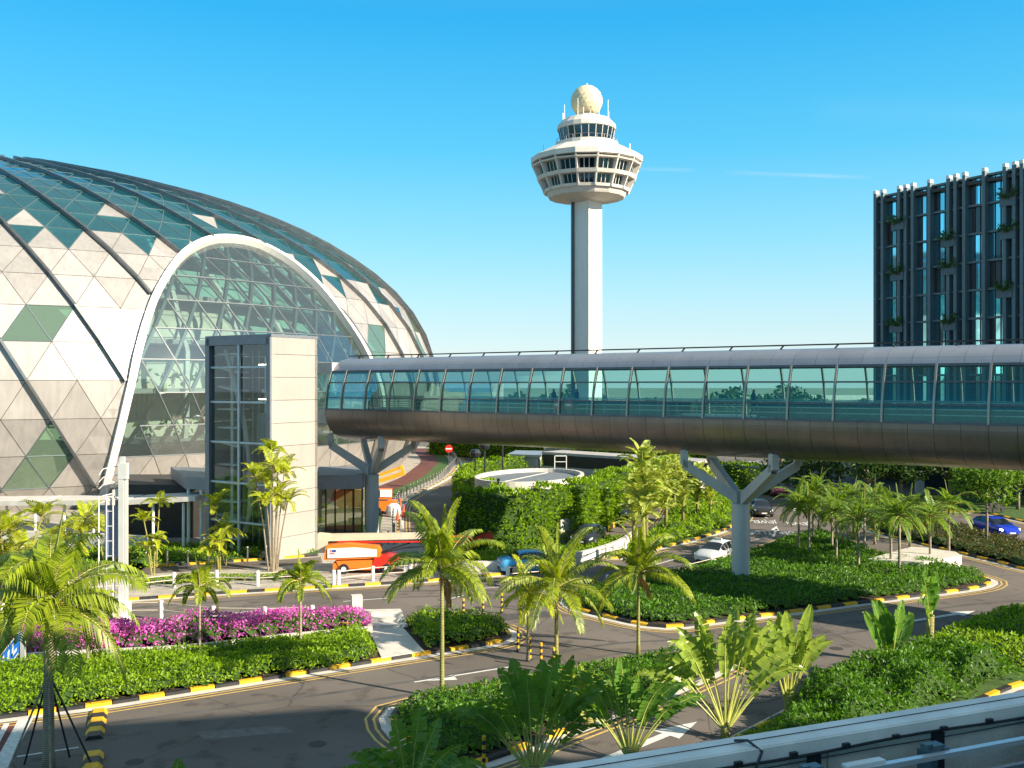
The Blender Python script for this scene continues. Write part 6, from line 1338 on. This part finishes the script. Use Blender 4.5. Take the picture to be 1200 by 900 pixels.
# bench in front of lobby, street lamps & road sign on the back road
r = thing('bench', G(419, 641), 'dark low bench in front of the entrance lobby', 'bench'); c = G(419, 641); b = MB(); b.box(c+Vector((0, 0, .6)), (1.3, .5, .12)); b.build('seat', m_dark, r)
for x in (-.55, .55): b = MB(); b.box(c+Vector((x, 0, .33)), (.12, .45, .42)); b.build('leg', m_dark, r)
for i, (px, Y_, zt_, w) in enumerate([(557, 101, 5.2, 'left'), (568, 104, 5.8, 'middle'), (589, 112, 7.2, 'right')]):
    r = thing('globe_lamp', PX(px, Y_), w+' dark globe lamp post rising behind the curved hedge', 'lamp post', 'dark lamp posts behind the curved hedge'); b = MB(); b.tube([PX(px, Y_, 0), PX(px, Y_, zt_)], .1, 8); b.build('post', m_dark, r)
    b = MB(); b.lathe([(.1, zt_-.3), (.5, zt_-.15), (.6, zt_+.2), (.4, zt_+.55), (.1, zt_+.6)], PX(px, Y_), 12); b.build('lamp_head', m_dark, r)
for i, (px, py, zt_, w) in enumerate([(535, 655, 3.7, 'left edge'), (560, 628, 4.4, 'bulging left part'), (580, 600, 5.2, 'top beside the drum wall')]):
    c = G(px, py); b = MB(); Y_ = 74+i*2.5; b.tube([PX(px+2*i, Y_, 0), PX(px+2*i, Y_, 4.2+.3*i)], .09, 8); b.box(PX(px+2*i, Y_, 4.2+.3*i), (.25, .25, .2)); tag(b.build('light_post', m_dark), 'dark short light post standing in the creeper wall at its '+w, 'post')
r = thing('no_entry_sign', PX(526, 150), 'red and white round road sign on the curve of the back road', 'sign'); b = MB(); b.tube([PX(526, 150, 0), PX(526, 150, 2.2)], .06, 6); b.build('post', m_steel, r); c = PX(526, 150, 2.6)
b = MB(); b.lathe([(.05, -.03), (.6, -.02), (.6, .02), (.05, .03)], c, 20, axis='Y'); b.build('disc', m_rd, r); b = MB(); b.box(c+Vector((0, -.05, 0)), (.9, .04, .2)); b.build('bar', m_white, r)
for i, (px, Y_, h_) in enumerate([(1003, 120, 7), (1023, 140, 6), (862, 150, 6)]):
    r = thing('street_lamp', PX(px, Y_), ['grey lamp pole seen between the palm crowns right of the column', 'thin grey lamp pole behind the palm grove crowns', 'grey lamp pole beside the top of the lettered road'][i], 'street lamp'); b = MB(); b.tube([PX(px, Y_, 0), PX(px, Y_, h_)], .12, 8); b.build('post', m_grey, r); b = MB(); b.beam(PX(px, Y_, h_), PX(px, Y_, h_)+Vector((1.2, 0, .1)), .25, .12); b.build('lamp_head', m_grey, r)
# motorbikes at the far right verge
for i, (px, py) in enumerate([(1164, 600), (1170, 603)]):
    c = G(px, py)+Vector((0, 0, .15)); r = thing('motorbike', c, ['left parked dark motorbike with white mirrors on the verge behind the blue car', 'right parked dark motorbike on the verge behind the blue car'][i], 'motorbike', rz=.5); b = MB(); b.hexa([(-.6, -.12, .5), (.5, -.12, .45), (.5, .12, .45), (-.6, .12, .5), (-.7, -.1, .8), (.4, -.1, .95), (.4, .1, .95), (-.7, .1, .8)]); b.tube([(.45, 0, .9), (.65, 0, .35)], .04, 6); b.build('frame', m_trim, r, local=True)
    for x in (-.6, .65): b = MB(); b.lathe([(.2, -.05), (.3, -.05), (.3, .05), (.2, .05)], (x, 0, .3), 14, axis='Y'); b.build('wheel', m_tyre, r, local=True)
    b = MB(); b.tube([(.42, -.32, 1.0), (.4, 0, 1.02), (.42, .32, 1.0)], .02, 6); b.lathe([(.03, 1.1), (.1, 1.2), (.03, 1.3)], (.4, -.34, 0), 8); b.lathe([(.03, 1.1), (.1, 1.2), (.03, 1.3)], (.4, .34, 0), 8); b.build('handlebar', m_white, r, local=True)
# far white buildings seen under / through the bridge
for i, (x, y, w, h_, lab) in enumerate([(95, 300, 60, 9, 'long pale building far behind, seen through the bridge glass'), (20, 310, 30, 8, 'low pale terminal building on the horizon behind the bridge left of the control tower'), (-5, 330, 4, 12.5, 'tiny pale block on the horizon above the bridge roof')]):
    r = thing('distant_building', (x, y, 0), lab, 'building'); b = MB(); b.box((x, y, h_/2), (w, 15, h_)); b.build('wall', m_concL, r); b = MB()
    for z in (3, 6): b.box((x, y-7.6, z), (w*.94, .1, 1.2))
    b.build('window_band', m_dark, r)
# ================= PEOPLE =================
def person(loc, rz, label, top, leg, skin=(.35, .2, .13), hairc=(.02, .015, .01), carry=False, stride=.18):
    J = {'pel': (0, 0, .95, .135), 'waist': (0, 0, 1.08, .12), 'chest': (0, 0, 1.30, .15), 'neck': (0, 0, 1.47, .055), 'head': (0, .02, 1.60, .095), 'crown': (0, .01, 1.68, .07),
         'hl': (-.10, 0, .90, .10), 'kl': (-.11, stride*.5+.03, .50, .062), 'al': (-.11, stride, .09, .045), 'tl': (-.11, stride+.16, .03, .04), 'hr': (.10, 0, .90, .10), 'kr': (.11, -stride*.3+.04, .50, .062), 'ar': (.11, -stride, .10, .045), 'tr': (.11, -stride+.15, .03, .04),
         'sl': (-.19, 0, 1.40, .06), 'el': (-.25, -.05, 1.13, .042), 'wl': (-.24, .08, .90, .03), 'dl': (-.24, .12, .82, .035), 'sr': (.19, 0, 1.40, .06), 'er': (.25, -.02, 1.13, .042), 'wr': (.22, .14, .93, .03), 'dr': (.21, .19, .86, .035)}
    E = 'pel-waist waist-chest chest-neck neck-head head-crown pel-hl hl-kl kl-al al-tl pel-hr hr-kr kr-ar ar-tr chest-sl sl-el el-wl wl-dl chest-sr sr-er er-wr wr-dr'.split(); ks_ = list(J)
    me = bpy.data.meshes.new('p'); me.from_pydata([J[k][:3] for k in ks_], [tuple(ks_.index(a) for a in e.split('-')) for e in E], []); o = bpy.data.objects.new('p', me); COL.objects.link(o)
    o.modifiers.new('s', 'SKIN'); 
    for i, k in enumerate(ks_): me.skin_vertices[0].data[i].radius = (J[k][3],)*2; me.skin_vertices[0].data[i].use_root = (i == 0)
    sb_ = o.modifiers.new('u', 'SUBSURF'); sb_.levels = 2; dg = bpy.context.evaluated_depsgraph_get(); m2 = bpy.data.meshes.new_from_object(o.evaluated_get(dg)); bpy.data.objects.remove(o)
    m2.name = 'person'; m2.materials.clear(); ms_ = [mat('cloth_top', top, .8), mat('cloth_leg', leg, .8), mat('skin', skin, .6), mat('hair', hairc, .6)]
    for m in ms_: m2.materials.append(m)
    for p in m2.polygons:
        c = p.center; p.use_smooth = True
        p.material_index = 3 if (c.z > 1.62 or (c.z > 1.55 and c.y < 0)) else 2 if c.z > 1.47 or (c.z < 1.0 and abs(c.x) > .19) else 1 if c.z < .98 else 0
    o = bpy.data.objects.new('person', m2); COL.objects.link(o); o.location = loc; o.rotation_euler = (0, 0, rz); return tag(o, label, 'person')
def onb(px, w=.9):
    k = (px-600)/F; q = BR(0, w, 0); t = (k*q.y-q.x)/(bu.x-k*bu.y); return BR(t, w, 10.5)
ba = math.atan2(bu.y, bu.x)-PI/2
person(onb(883, 2.1), ba, 'person in dark clothes walking inside the bridge above the right part of the big column', (.03, .04, .05), (.05, .05, .06))
person(onb(649, 2.1), ba+PI, 'person in a dark top inside the bridge left of the control tower shaft', (.05, .03, .03), (.03, .03, .05))
person(onb(434, 1.8), ba, 'person in grey behind the glass at the left end of the bridge', (.1, .1, .1), (.06, .06, .06))
person(onb(676, .9), ba, 'person in blue inside the bridge just left of the tower shaft', (.05, .08, .2), (.03, .03, .04))
hp = hit(219, 465); hd = (DC-Vector((hp.x, hp.y, 0))).normalized()
person(Vector((hp.x, hp.y, 12.0-.0))+Vector((hd.x, hd.y, 0))*6.2-Vector((0, 0, 0)), 2.9, 'person in white on the balcony inside the arch glass, left one of two', (.75, .74, .7), (.5, .5, .48), stride=.03)
person(Vector((hp.x+.9, hp.y+.5, 12.0))+Vector((hd.x, hd.y, 0))*6.2, 3.3, 'person in cream top on the balcony inside the arch glass, right one of two', (.72, .66, .5), (.55, .5, .45), stride=.03)
